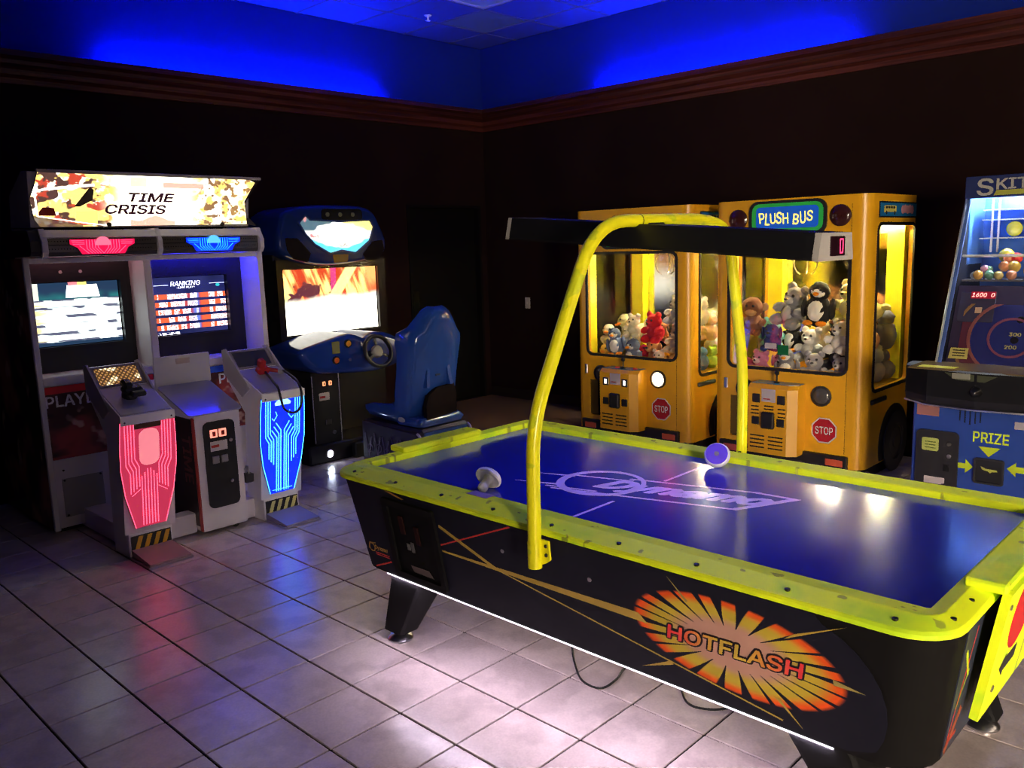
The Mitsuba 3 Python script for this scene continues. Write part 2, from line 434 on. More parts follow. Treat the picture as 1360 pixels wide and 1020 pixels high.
for w_, x in (('nearest the left end', 0.6), ('in the middle', 2.6), ('nearest the right wall', 4.6)):
    t = thing('corridor_light', f'warm lit ceiling light in the corridor outside the arcade, {w_}', 'ceiling light', 'corridor ceiling lights')
    put(t, 'housing', bx(x - 0.62, x + 0.62, -7.32, -6.68, 3.22, 3.30, 0.004), 'satin', (0.7, 0.7, 0.7))
    q, uv = quad(Fr((x, -7.0, 3.218), (1, 0, 0), (0, -1, 0)), [(-0.58, -0.28), (0.58, -0.28), (0.58, 0.28), (-0.58, 0.28)])
    put(t, 'diffuser', q, 'matte', (0.8, 0.8, 0.8), smooth=False, emit=L_MALL, pick=0.5)
    put(t, 'stem', bx(x - 0.02, x + 0.02, -7.02, -6.98, 3.30, ZC), 'satin', (0.5, 0.5, 0.5))

t = thing('light_switch', 'pale switch plate on the dark wall left of the claw machines', 'switch')
f = FX(XW)
put(t, 'plate', f(bx(-2.43, -2.355, 1.015, 1.135, 0.0, 0.006, 0.002)), 'satin', (0.42, 0.38, 0.36))
put(t, 'toggle', f(bx(-2.400, -2.385, 1.06, 1.09, 0.006, 0.016, 0.002)), 'satin', (0.5, 0.46, 0.44))

# ================================================================== air hockey table
YEL = (0.66, 0.78, 0.015)
TUBEY = (0.80, 0.78, 0.012)
tb = thing('air_hockey_table', 'black air hockey table with yellow rails and a blue playing field', 'air hockey table')
X0, X1, Y0, Y1 = 1.105, 2.400, -3.320, -0.860
NAVY = (0.010, 0.011, 0.022)
body = loft([rect_ring(X0 + 0.108, X1 - 0.108, Y0 + 0.075, Y1 - 0.042, 0.345, 0.13), rect_ring(X0 + 0.032, X1 - 0.032, Y0 + 0.02, Y1 - 0.012, 0.757, 0.13)])
put(tb, 'body', body, 'dull', (0.006, 0.0056, 0.006), smooth=25, label='black tapered cabinet of the table')

# printed side panels, thin boards lying on the sloping long sides
def slope_frame(side):
    n = np.array([-0.076, 0, 0.412]); n /= np.linalg.norm(n)
    return Fr((X0 + 0.108, 0, 0.345), (0, -1, 0), n) if side < 0 else Fr((X1 - 0.108, 0, 0.345), (0, 1, 0), (-n[0], 0, n[2]))
FS = slope_frame(-1)

def side_col(p, n, uv):
    u, v = -p.y, (p.z - 0.345) / 0.983
    base = mix((0.0105, 0.011, 0.022), (0.007, 0.007, 0.015), fbm(u * 6, v * 9, 0.0, 3))
    # printed sunburst
    a, b = (u - 2.735), (v - 0.212)
    b = b + 0.04 * a
    r = dr.sqrt(dr.square(a / 0.335) + dr.square(b / 0.152))
    th = dr.atan2(b / 0.152, a / 0.335)
    q = th * (24 / (2 * math.pi)) + 0.35 * noise(th * 3.1 + 20)
    w = cell_rand(dr.floor(q), 5.0)
    tri = dr.abs(q - dr.floor(q) - 0.5) * 2
    ray = smoothstep(0.0, 0.12, tri - (0.10 + 0.30 * w) * dr.clip((r - 0.42) * 2.2, 0, 1.3))
    edge = 1 - smoothstep(0.94, 1.0, r)
    col = mix((0.56, 0.30, 0.24), (0.58, 0.42, 0.045), smoothstep(0.44, 0.66, r))
    col = mix(col, (0.84, 0.095, 0.015), smoothstep(0.74, 0.94, r))
    return mix(base, col, edge * dr.select(r < 0.45, 1.0, ray))
scene['side_print'] = pr(proc(side_col), 0.5, specular=0.15)

def panel_outline():
    c = [(3.06, 0.012)] + [(3.06 - 0.16 + 0.265 * math.cos(a), 0.155 + 0.245 * math.sin(a)) for a in np.radians(np.linspace(-28, 66, 9))] + [(2.985, 0.405)]
    return Polygon([(1.00, 0.012)] + c + [(0.95, 0.405)])
put(tb, 'side_panel', FS(ext(panel_outline(), 0.0, 0.003)), 'side_print', smooth=False, label='dark blue printed panel with an orange sunburst')
FS2 = slope_frame(1)
put(tb, 'side_panel', FS2(ext(Polygon([(-3.06, 0.012), (-1.0, 0.012), (-0.95, 0.405), (-3.0, 0.405)]), 0.0, 0.003)), 'satin', NAVY, smooth=False)
GOLD, RED = (0.48, 0.31, 0.05), (0.62, 0.04, 0.035)
beams = [(line((1.514, 0.316), (1.80, 0.208), 0.014), GOLD), (line((1.80, 0.208), (2.88, 0.030), 0.005), GOLD),
         (Polygon([(1.507, 0.212), (1.507, 0.205), (2.45, 0.198), (2.42, 0.228)]), GOLD), (line((1.505, 0.233), (1.905, 0.402), 0.006), RED),
         (line((1.03, 0.016), (1.152, 0.066), 0.007), RED), (Polygon([(1.205, 0.405), (1.24, 0.405), (1.325, 0.388), (1.31, 0.383)]), (0.40, 0.17, 0.02)),
         (Polygon([(2.90, 0.300), (3.072, 0.392), (2.93, 0.325)]), GOLD), (Polygon([(3.03, 0.222), (3.113, 0.208), (3.03, 0.205)]), (0.36, 0.27, 0.08)),
         (Polygon([(2.86, 0.10), (2.937, 0.027), (2.875, 0.10)]), GOLD), (Polygon([(2.52, 0.09), (2.407, 0.030), (2.53, 0.08)]), GOLD), (Polygon([(2.60, 0.32), (2.542, 0.389), (2.606, 0.325)]), (0.36, 0.27, 0.08))]
for g, c in beams:
    put(tb, 'printed_beam', FS(ext(g, 0.003, 0.0038)), 'satin', c, smooth=False)
# HOTFLASH lettering with its black outline
tx = text('HOTFLASH', 0.050, 0.425, 0.0012, shear=0.22)
v = tx.vertices; q = np.abs(v[:, 0] / 0.21)
lc = np.array([0.62, 0.40, 0.05]) * (1 - np.clip(q * 1.6 - 0.35, 0, 1))[:, None] + np.array([0.80, 0.045, 0.05]) * np.clip(q * 1.6 - 0.35, 0, 1)[:, None]
rot = trimesh.transformations.rotation_matrix(math.radians(2.2), (0, 0, 1))
tx.apply_transform(rot)
put(tb, 'lettering', FS(mv(tx, 2.737, 0.208, 0.0052)), 'satin', lc, smooth=False, label='HOTFLASH in red and yellow letters')
ol = []
for dx, dy in ((-0.0055, 0), (0.0055, 0), (0, -0.0055), (0, 0.0055), (0.004, 0.004), (-0.004, -0.004), (0.004, -0.004), (-0.004, 0.004)):
    ol.append(FS(mv(tx, 2.737 + dx, 0.208 + dy, 0.0036)))
put(tb, 'letter_outline', ol, 'satin', (0.012, 0.006, 0.008), smooth=False)
# recessed coin door
door = put(tb, 'coin_door', [FS(ext(rr(1.185, 1.500, 0.022, 0.375, 0.012).difference(rr(1.215, 1.472, 0.048, 0.345, 0.008)), 0.003, 0.016))], 'dull', (0.006, 0.006, 0.006), label='black coin door frame')
put(door, 'plate', FS(ext(rr(1.215, 1.472, 0.048, 0.345, 0.008), 0.0035, 0.005)), 'dull', (0.004, 0.004, 0.004))
put(door, 'coin_mech', [FS(bx(1.27, 1.30, 0.23, 0.31, 0.005, 0.012, 0.002)), FS(bx(1.36, 1.385, 0.20, 0.28, 0.005, 0.012, 0.002))], 'dull', (0.022, 0.006, 0.005))
put(door, 'coin_slot', [FS(bx(1.315, 1.335, 0.155, 0.20, 0.005, 0.008, 0.001)), FS(bx(1.29, 1.31, 0.16, 0.19, 0.005, 0.008, 0.001))], 'dull', (0.10, 0.10, 0.10))
put(door, 'sticker', FS(Fr((0, 0, 0), (1, 0, 0), (0, 1, 0))(ext(Polygon([(1.30, 0.060), (1.42, 0.060), (1.40, 0.090), (1.285, 0.088)]), 0.005, 0.0058))), 'matte', (0.13, 0.10, 0.10))
# small printed maker's mark beside the door
lg = [ext(LineString([(1.01, 0.10), (1.02, 0.128), (1.06, 0.132)]).buffer(0.0025), 0.003, 0.0038), ext(Point(1.032, 0.108).buffer(0.021).difference(Point(1.032, 0.108).buffer(0.0165)), 0.003, 0.0038)]
put(tb, 'maker_mark', [FS(m) for m in lg] + [FS(mv(text('Dynamo', 0.026, 0.085, 0.001, shear=0.25), 1.095, 0.110, 0.003))], 'satin', (0.40, 0.22, 0.05), smooth=False, label='small Dynamo mark in orange outline letters')
put(tb, 'maker_mark', [FS(bx(1.05, 1.145, 0.086 - k * 0.009, 0.090 - k * 0.009, 0.003, 0.0038)) for k in range(2)], 'satin', RED, smooth=False)
for u, v_ in ((1.848, 0.295), (2.239, 0.292)):
    put(tb, 'screw', disc(FS, u, v_, 0.008, 0.003, 0.006), 'metal', (0.6, 0.58, 0.58))

# rails: four mitred mouldings
def rail_rings(n=7):
    spec = [(0.010, 0.010, 0.756, 0.12), (0.0, 0.0, 0.760, 0.13), (0.0, 0.0, 0.772, 0.13), (0.007, 0.006, 0.779, 0.124), (0.070, 0.048, 0.797, 0.06), (0.076, 0.052, 0.7975, 0.055), (0.136, 0.086, 0.7915, 0.010), (0.1415, 0.0895, 0.788, 0.005), (0.143, 0.0905, 0.757, 0.004)]
    return [rect_ring(X0 + a, X1 - a, Y0 + b, Y1 - b, z, r, n) for a, b, z, r in spec]
RR = rail_rings()
n7 = 7
for side in range(4):
    a = side * n7 + n7 // 2
    idx = [(a + i) % (4 * n7) for i in range(n7 + 1)]
    rings = [r[idx] for r in RR]
    mm = loft([np.array([r[i] for r in rings]) for i in range(len(idx))])
    put(tb, 'rail', mm, 'rail_paint', smooth=25, label=['yellow end rail next to the score board', 'yellow long rail on the claw machine side', 'yellow end rail towards the racing game', 'yellow long rail nearest the camera'][side])
def rail_col(p, n, uv):
    a = fbm(p.x * 7, p.y * 5, p.z * 7, 4)
    c = mix((0.82, 0.96, 0.016), (0.58, 0.86, 0.024), smoothstep(0.5, 0.72, a))
    chip = smoothstep(0.74, 0.77, fbm(p.x * 30, p.y * 22, 3.0, 3))
    return mix(c, (0.16, 0.17, 0.05), chip * 0.6)
scene['rail_paint'] = pr(proc(rail_col), 0.5, specular=0.25)
f = FZ(0.0)
for k in range(9):
    y = -1.011 - 0.272 * k
    put(tb, 'rail_screw', mv(lathe([(0, 0.780), (0.0075, 0.780), (0.0075, 0.7905), (0.004, 0.7920), (0, 0.7920)], 12), X0 + 0.034, y, 0.0), 'metal', (0.05, 0.05, 0.05))
    put(tb, 'rail_screw', mv(lathe([(0, 0.780), (0.0075, 0.780), (0.0075, 0.7905), (0.004, 0.7920), (0, 0.7920)], 12), X1 - 0.034, y, 0.0), 'metal', (0.05, 0.05, 0.05))
for x in (1.225, 1.365, 2.14, 2.28):
    put(tb, 'rail_screw', mv(lathe([(0, 0.780), (0.0075, 0.780), (0.0075, 0.7905), (0.004, 0.7920), (0, 0.7920)], 12), x, Y0 + 0.030, 0.0), 'metal', (0.05, 0.05, 0.05))
    put(tb, 'rail_screw', mv(lathe([(0, 0.780), (0.0075, 0.780), (0.0075, 0.7905), (0.004, 0.7920), (0, 0.7920)], 12), x, Y1 - 0.030, 0.0), 'metal', (0.05, 0.05, 0.05))
put(tb, 'sticker', mv(bx(-0.022, 0.022, -0.05, 0.05, 0.7975, 0.7995), X0 + 0.105, -1.69, 0.0), 'matte', (0.30, 0.22, 0.42), smooth=False, label='worn violet sticker on the rail')

# playing field with print
ZF = 0.765
fx0, fx1, fy0, fy1 = X0 + 0.143, X1 - 0.143, Y0 + 0.090, Y1 - 0.090
def field_col(p, n, uv):
    return mix((0.012, 0.020, 0.30), (0.016, 0.026, 0.34), fbm(p.x * 3, p.y * 3, 0.0, 3))
scene['field_plain'] = pr(proc(field_col), 0.155, specular=0.55)
put(tb, 'playing_field', bx(fx0, fx1, fy0, fy1, ZF - 0.02, ZF), 'field_plain', smooth=False, label='glossy blue playing field')
FL = FZ(ZF)
def unshear(g):
    from shapely import affinity
    return affinity.affine_transform(g, [1, 0, 0.28, 1, 0, -0.28 * 2.05])
VIO = (0.78, 0.58, 0.98)
logo = [ext(unshear(Polygon([(1.573, 1.648), (1.75, 1.668), (1.78, 1.648)])), 0, 0.0008), ext(unshear(Polygon([(1.578, 1.786), (1.70, 1.802), (1.74, 1.783)])), 0, 0.0008),
        ext(unshear(line((1.93, 1.838), (2.42, 1.838), 0.013)), 0, 0.0008), ext(unshear(line((1.76, 1.602), (2.45, 1.602), 0.013)), 0, 0.0008),
        ext(unshear(Polygon([(2.40, 1.845), (2.571, 1.807), (2.45, 1.596), (2.43, 1.610), (2.535, 1.802), (2.40, 1.830)])), 0, 0.0008),
        ext(unshear(line((1.72, 1.627), (1.93, 1.622), 0.012)), 0, 0.0008), ext(unshear(line((1.72, 1.807), (1.96, 1.812), 0.012)), 0, 0.0008),
        ext(Point(1.870, 1.693).buffer(0.176, quad_segs=16).difference(Point(1.876, 1.697).buffer(0.150, quad_segs=16)), 0, 0.0008)]
tx = text('Dynamo', 0.150, 0.60, 0.0008, shear=0.35)
vv = tx.vertices.copy(); vv[:, 1] += 0.28 * (vv[:, 0] + 2.195 - 2.05); tx.vertices = vv
logo += [mv(tx, 2.195 + dx, 1.722 + dy, 0) for dx, dy in ((0, 0), (0.007, 0), (-0.007, 0), (0, 0.005), (0, -0.005))]
put(tb, 'field_logo', [FL(m) for m in logo], 'field_ink', (0.5, 0.5, 0.5), smooth=False, label='violet Dynamo logo with a ring printed on the field')
scene['field_ink'] = pr(VIO, 0.155, specular=0.55)
for v0_, v1_ in ((fx0, 1.53), (1.86, fx1)):
    put(tb, 'centre_line', FL(ext(sbox(2.049, v0_, 2.061, v1_), 0, 0.0008)), 'field_ink', smooth=False)

# goal hoods and score board
def hood(name_label, y0, y1, xa, xb):
    return bx(xa, xb, y0, y1, 0.790, 0.818, 0.006)
put(tb, 'goal_hood', hood('', -0.955, -0.850, 1.45, 1.93), 'rail_paint', smooth=25, label='raised yellow goal hood at the far end')
put(tb, 'goal_hood', hood('', -3.352, -3.250, 1.435, 2.07), 'rail_paint', smooth=25, label='raised yellow goal hood at the near end')
FE = Fr((0, -3.280, 0.43), (1, 0, 0), np.array([0, -0.165, 0.986]))
brd = put(tb, 'end_board', FE(ext(rr(1.437, 2.068, 0.0, 0.375, 0.008), 0.0, 0.022)), 'rail_paint', smooth=25, label='yellow board hanging below the near goal')
put(brd, 'printed_disc', FE(ext(Point(1.64, 0.265).buffer(0.113, quad_segs=20), 0.022, 0.0228)), 'satin', (0.55, 0.02, 0.02), smooth=False)
put(brd, 'arrow', FE(ext(Polygon([(1.535, 0.120), (1.585, 0.150), (1.585, 0.138), (1.70, 0.138), (1.70, 0.095), (1.585, 0.095), (1.585, 0.080)]), 0.022, 0.0228)), 'satin', (0.02, 0.02, 0.02), smooth=False)
put(brd, 'screw', [disc(FE, 1.505, 0.075, 0.010, 0.022, 0.026), disc(FE, 1.455, 0.335, 0.008, 0.022, 0.026)], 'metal', (0.5, 0.48, 0.45))
# end panel print lines
FEp = Fr((0, Y0 + 0.075, 0.345), (1, 0, 0), np.array([0, -0.055, 0.412]) / np.linalg.norm([0, -0.055, 0.412]))
put(tb, 'end_panel', FEp(ext(sbox(1.335, 0.012, 2.17, 0.405), 0.0, 0.003)), 'satin', (0.024, 0.030, 0.052), smooth=False)
for p, q, w, c in (((1.352, 0.05), (1.425, 0.36), 0.004, RED), ((1.36, 0.31), (1.425, 0.215), 0.012, (0.5, 0.6, 0.02)), ((1.37, 0.14), (1.428, 0.235), 0.005, (0.3, 0.3, 0.02)), ((1.345, 0.02), (1.43, 0.12), 0.028, (0.25, 0.05, 0.02))):
    put(tb, 'printed_beam', FEp(ext(line(p, q, w), 0.003, 0.0038)), 'satin', c, smooth=False)
put(tb, 'maker_mark', [FEp(mv(text('Dynamo', 0.022, 0.075, 0.001, shear=0.25), 1.385, 0.05, 0.0038))], 'satin', (0.4, 0.05, 0.03), smooth=False)

# legs with levelling feet
def leg(sx, sy):
    xs_, ys_ = lambda d: 1.7525 + sx * d, lambda d: -2.09 + sy * d
    def ring(a0, a1, b0, b1, z, r):
        x_, y_ = sorted((xs_(a0), xs_(a1))), sorted((ys_(b0), ys_(b1)))
        return rect_ring(x_[0], x_[1], y_[0], y_[1], z, r, 4)
    return loft([ring(0.400, 0.505, 0.970, 1.095, 0.05, 0.02), ring(0.360, 0.540, 0.775, 0.975, 0.352, 0.025)]), xs_(0.452), ys_(1.040)
for sx, sy in ((-1, 1), (-1, -1), (1, 1), (1, -1)):
    m_, cx, cy = leg(sx, sy)
    lk = put(tb, 'leg', m_, 'dull', (0.008, 0.008, 0.009))
    put(lk, 'foot', mv(lathe([(0, 0.0), (0.055, 0.0), (0.056, 0.008), (0.045, 0.022), (0.018, 0.034), (0.014, 0.052), (0, 0.052)], 24), cx, cy), 'metal', (0.55, 0.55, 0.58))
# white strip light along the lower near edge
sl_ = put(tb, 'strip_light', bx(X0 + 0.104, X0 + 0.111, -3.02, -1.10, 0.3415, 0.3452), 'matte', (0.8, 0.8, 0.8), smooth=False, emit=(2.6, 2.4, 2.8), label='glowing white strip along the lower edge')
q, _ = quad(Fr((X0 + 0.1075, 0, 0.3410), (0, 1, 0), (1, 0, 0)), [(-3.02, -0.0033), (-1.10, -0.0033), (-1.10, 0.0033), (-3.02, 0.0033)])
put(sl_, 'lens', q, 'matte', (0.8, 0.8, 0.8), smooth=False, emit=L_UNDER, pick=2.0)

# arch: bent steel tube carrying the score bar
AY = -2.075
path = fillet([(1.079, AY, 0.66), (1.083, AY, 1.13), (1.42, AY, 1.765), (2.09, AY, 1.775), (2.29, AY, 1.74), (2.428, AY, 1.15), (2.426, AY, 0.66)], [0.13, 0.17, 0.10, 0.13, 0.12])
put(tb, 'arch', tube(path, 0.0225, 20), 'arch_paint', smooth=40, label='yellow steel tube arch over the table')
def arch_col(p, n, uv):
    a = smoothstep(0.66, 0.70, fbm(p.x * 14, p.y * 14, p.z * 14, 3))
    return mix((0.95, 0.90, 0.012), (0.72, 0.78, 0.02), a)
scene['arch_paint'] = pr(proc(arch_col), 0.25, specular=0.5)
ringp = [tube([(1.0793, AY, 0.735), (1.0793, AY, 0.741)], 0.0245, 20), tube([(1.0793, AY, 0.655), (1.0793, AY, 0.735)], 0.0238, 20)]
put(tb, 'arch_sleeve', ringp, 'arch_paint', smooth=40)
put(tb, 'arch_joint', [tube([(1.665, AY, 1.7682), (1.669, AY, 1.7683)], 0.0235, 20)], 'satin', (0.12, 0.11, 0.01), smooth=40)
FA = Fr((1.094, 0, 0), (0, -1, 0), (0, 0, 1))
br = put(tb, 'arch_bracket', FA(ext(Polygon([(2.075, 0.655), (2.115, 0.675), (2.135, 0.69), (2.128, 0.752), (2.075, 0.752)]), 0.0, 0.008)), 'arch_paint', label='bolted yellow foot plate of the arch')
put(br, 'bolt', [disc(FA, 2.118, 0.735, 0.006, 0.008, 0.013, 10), disc(FA, 2.120, 0.705, 0.006, 0.008, 0.013, 10)], 'satin', (0.02, 0.02, 0.02))
put(tb, 'arch_bracket', Fr((2.402, 0, 0), (0, 1, 0), (0, 0, 1))(ext(Polygon([(-2.135, 0.69), (-2.075, 0.655), (-2.075, 0.752), (-2.128, 0.752)]), 0.0, 0.008)), 'arch_paint')
# score bar under the arch, tipped a little
cz = lambda y: 1.7115 + (y + 2.11) * 0.078
BX0, BX1 = 1.625, 1.880
def bar_ring(y, hollow=False):
    c = cz(y); h = 0.0425
    notch = [(BX0 + 0.028, y, c - h), (BX0 + 0.034, y, c + 0.012), (BX1 - 0.034, y, c + 0.012), (BX1 - 0.028, y, c - h)] if hollow else []
    return np.array([(BX0, y, c - h)] + notch + [(BX1, y, c - h), (BX1, y, c - h * 0.8), (BX1 - 0.014, y, c + h), (BX0 + 0.020, y, c + h), (BX0, y, c - h * 0.8)])
sb = put(tb, 'score_bar', loft([bar_ring(-2.735, True), bar_ring(-1.475, True)], caps=False), 'satin', (0.007, 0.007, 0.009), smooth=False, label='long black overhead score bar')
for y0, d in ((-2.735, -1), (-1.475, 1)):
    e = loft([bar_ring(y0), bar_ring(y0 + d * 0.02)])
    c = put(sb, 'end_cap', e, 'satin', (0.36, 0.34, 0.33), smooth=False, label='grey end cap with a digit window')
    if d < 0:
        FD = FY(y0 + d * 0.02, z=cz(y0) )
        w = put(sb, 'digit_window', FD(ext(rr(1.705, 1.808, -0.030, 0.030, 0.004), 0.0, 0.003)), 'gloss', (0.015, 0.004, 0.008), smooth=False)
        dg = [rr(-0.012, 0.012, -0.023, 0.023, 0.003).difference(rr(-0.0075, 0.0075, -0.0185, 0.0185, 0.001))]
        put(sb, 'digit', FD(mv(ext(dg[0], 0.003, 0.0042), 1.782, 0, 0)), 'matte', (0.3, 0.02, 0.05), smooth=False, emit=(3.2, 0.10, 0.35), label='lit red digit 0')
uvt = put(sb, 'black_light_tube', tube([((BX0 + BX1) / 2, y, cz(y) - 0.010) for y in (-2.66, -1.55)], 0.013, 12), 'matte', (0.5, 0.5, 0.6), emit=L_UV, pick=1.5)
put(sb, 'hanger', [bx(1.70, 1.80, AY - 0.02, AY + 0.02, 1.752, 1.762)], 'satin', (0.02, 0.02, 0.02))

# mallets lying tipped on the field
def mallet(k, M, cols):
    base = lathe([(0, 0.0), (0.044, 0), (0.050, 0.004), (0.0530, 0.012), (0.0530, 0.019), (0.048, 0.024), (0.040, 0.021), (0.033, 0.014), (0.022, 0.013), (0, 0.013)], 36)
    knob = lathe([(0, 0.012), (0.020, 0.013), (0.0165, 0.024), (0.0155, 0.040), (0.019, 0.056), (0.0205, 0.064), (0.018, 0.074), (0.010, 0.080), (0, 0.0815)], 28)
    pad = lathe([(0, 0.0), (0.045, 0.0), (0.045, -0.002), (0.012, -0.002), (0.012, -0.0025), (0, -0.0025)], 32)
    m = np.array(M.matrix)
    low = min((g.vertices @ m[:3, :3].T + m[:3, 3])[:, 2].min() for g in (base, knob))
    M = T().translate([0, 0, float(ZF + 0.0010 - low)]) @ M           # resting on the print
    put(k, 'base', base, 'gloss', cols[0], smooth=40, M=M)
    put(k, 'knob', knob, 'gloss', cols[1], smooth=40, M=M)
    put(k, 'felt_pad', pad, 'matte', cols[2], smooth=40, M=M)
    put(k, 'pad_hole', lathe([(0, -0.0025), (0.010, -0.0025), (0.010, -0.004), (0, -0.004)], 20), 'matte', (0.16, 0.15, 0.2), smooth=40, M=M)
def lean(pos, axis_out):
    """the mallet rests on the rim of its base and its knob: local z points along axis_out"""
    z = np.array(axis_out, float); z /= np.linalg.norm(z)
    x = np.cross((0, 0, 1.0), z); x /= np.linalg.norm(x); y = np.cross(z, x)
    m = np.eye(4); m[:3, 0], m[:3, 1], m[:3, 2], m[:3, 3] = x, y, z, pos
    return T(m)
k = thing('air_hockey_mallet', 'white mallet tipped over by the near rail of the table', 'mallet')
a = -math.atan2(0.053 - 0.0205, 0.064 - 0.015)
ax = np.array([-0.92, -0.22, 0]); ax /= np.linalg.norm(ax)
mallet(k, lean((1.360, -1.590, ZF + 0.0506), (ax[0] * math.cos(a), ax[1] * math.cos(a), math.sin(a))), [(0.82, 0.78, 0.74), (0.82, 0.80, 0.68), (0.6, 0.58, 0.6)])
k = thing('air_hockey_mallet', 'white mallet with violet lit underside lying by the far rail below the arch foot', 'mallet')
ax = np.array([0.93, 0.36, 0]); ax /= np.linalg.norm(ax)
mallet(k, lean((2.165, -2.105, ZF + 0.0506), (ax[0] * math.cos(a), ax[1] * math.cos(a), math.sin(a))), [(0.70, 0.70, 0.74), (0.6, 0.6, 0.62), (0.13, 0.07, 0.62)])

# power lead sagging below the table
k = put(None, 'power_cable', tube(smooth_path([(1.80, -1.62, 0.34), (1.76, -1.64, 0.15), (1.70, -1.70, 0.012), (1.60, -1.80, 0.006), (1.525, -1.90, 0.006), (1.53, -1.985, 0.006), (1.62, -1.99, 0.006), (1.74, -1.965, 0.006), (1.82, -2.08, 0.006), (1.74, -2.20, 0.006), (1.655, -2.29, 0.006), (1.66, -2.36, 0.006), (1.72, -2.42, 0.006), (1.90, -2.50, 0.006)], 8), 0.0042, 8), 'satin', (0.012, 0.012, 0.013), smooth=40)
tag(k, 'black power lead looping on the tiles below the air hockey table', 'cable')

# ================================================================== light gun cabinet, two players
tc = thing('light_gun_cabinet', 'white two-player light gun arcade cabinet with two screens under a glowing marquee', 'arcade cabinet')
CY = 1.70
F = FY(CY)
WHT, PINKW, DK = (0.72, 0.69, 0.72), (0.68, 0.62, 0.65), (0.010, 0.009, 0.010)
put(tc, 'side_panel', bx(0.775, 0.800, CY - 0.005, CY + 0.92, 0.03, 1.705), 'flame_print', smooth=False, label='dark flame printed left side')
put(tc, 'edge_trim', bx(0.772, 0.806, CY - 0.030, CY - 0.004, 0.03, 1.71, 0.004), 'satin', (0.62, 0.60, 0.60), label='white front edge of the left side')
put(tc, 'side_panel', bx(2.290, 2.325, CY - 0.03, CY + 0.92, 0.03, 1.705), 'satin', WHT, smooth=False, label='white right side')
put(tc, 'side_print', bx(2.325, 2.328, CY - 0.03, CY + 0.92, 0.03, 1.705), 'flame_print', smooth=False)
put(tc, 'housing', bx(0.80, 2.29, CY + 0.38, CY + 0.92, 0.03, 1.705), 'satin', DK, smooth=False, label='black rear housing')
put(tc, 'divider', bx(1.482, 1.532, CY - 0.015, CY + 0.38, 0.95, 1.70, 0.006), 'satin', PINKW, label='white divider between the screens')
put(tc, 'lintel', bx(0.80, 2.29, CY - 0.02, CY + 0.02, 1.672, 1.705, 0.004), 'satin', WHT)
# screen bays
def ranking(bright):
    def fn(p, n, uv):
        u, v = uv.x, 1 - uv.y
        row = (v - 0.27) / 0.135
        rf = row - dr.floor(row)
        inrow = dr.select((row > 0) & (row < 5) & (rf > 0.16) & (rf < 0.82), 1.0, 0.0)
        a = cell_rand(dr.floor(u * 26), dr.floor(row), 3.0 + bright)
        glyph = dr.select((a > 0.28) & (noise(u * 130, v * 110) > 0.35), 1.0, 0.0)
        zone = dr.select((u > 0.06) & (u < 0.60), 1.0, 0.0) + dr.select(u > 0.76, 1.0, 0.0)
        if bright:
            c = mix((0.02, 0.05, 0.11), (0.03, 0.26, 0.26), smoothstep(0.12, 0.25, v) * (1 - smoothstep(0.24, 0.3, v)) * noise(u * 14, v * 8))
            bar = mix((1.7, 1.3, 0.5), (1.5, 1.75, 1.7), smoothstep(0.12, 0.42, u + 0.25 * noise(u * 12, v * 40)))
            c = mix(c, bar, inrow)
            gap = dr.select((row > 0) & (row < 5) & (rf >= 0.82), 1.0, 0.0) + dr.select((row > 0) & (row < 5) & (rf <= 0.16), 1.0, 0.0)
            c = mix(c, mix((1.7, 2.0, 1.9), (0.16, 0.17, 0.26), smoothstep(0.45, 0.6, noise(u * 9, row * 2.3))), gap)
            c = mix(c, (1.2, 1.35, 1.05), dr.select(u < 0.13, 0.85, 0.0) * dr.select(v < 0.27, 1.0, 0.0))
            c = mix(c, (1.7, 1.85, 1.85), dr.select((dr.abs(u - 0.60) < 0.16 + 0.12 * v) & (v > 0.045) & (v < 0.25), 1.0, 0.0))
            c = mix(c, (2.2, 0.35, 0.4), dr.select((dr.abs(u - 0.50) < 0.05) & (v < 0.05), 1.0, 0.0))
            c = mix(c, (1.9, 1.5, 0.3), dr.select((dr.abs(u - 0.60) < 0.05) & (v < 0.05), 1.0, 0.0))
            return c
        c = mix((0.012, 0.016, 0.075), (0.03, 0.035, 0.16), noise(u * 6, v * 5))
        bar = mix((1.25, 0.17, 0.055), (0.55, 0.07, 0.10), smoothstep(0.3, 0.5, u) * (1 - smoothstep(0.62, 0.66, u)))
        bar = mix(bar, (0.20, 0.30, 0.95), smoothstep(0.5, 0.56, u) * (1 - smoothstep(0.60, 0.64, u)))
        c = mix(c, bar, inrow)
        c = mix(c, (2.0, 1.7, 1.8), inrow * glyph * dr.minimum(zone, 1.0))
        c = mix(c, (0.9, 1.0, 1.5), dr.select((dr.abs(v - 0.135) < 0.007) & (dr.abs(u - 0.5) > 0.28), 1.0, 0.0))
        c = mix(c, (0.05, 0.7, 0.75), dr.select(dr.square((u - 0.90) / 0.03) + dr.square((v - 0.17) / 0.028) < 1, 1.0, 0.0))
        return mix(c, (1.6, 1.6, 1.7), dr.select((v > 0.955) & (u < 0.32) & (noise(u * 90, v * 60) > 0.45), 1.0, 0.0))
    return fn
SY = 1.955
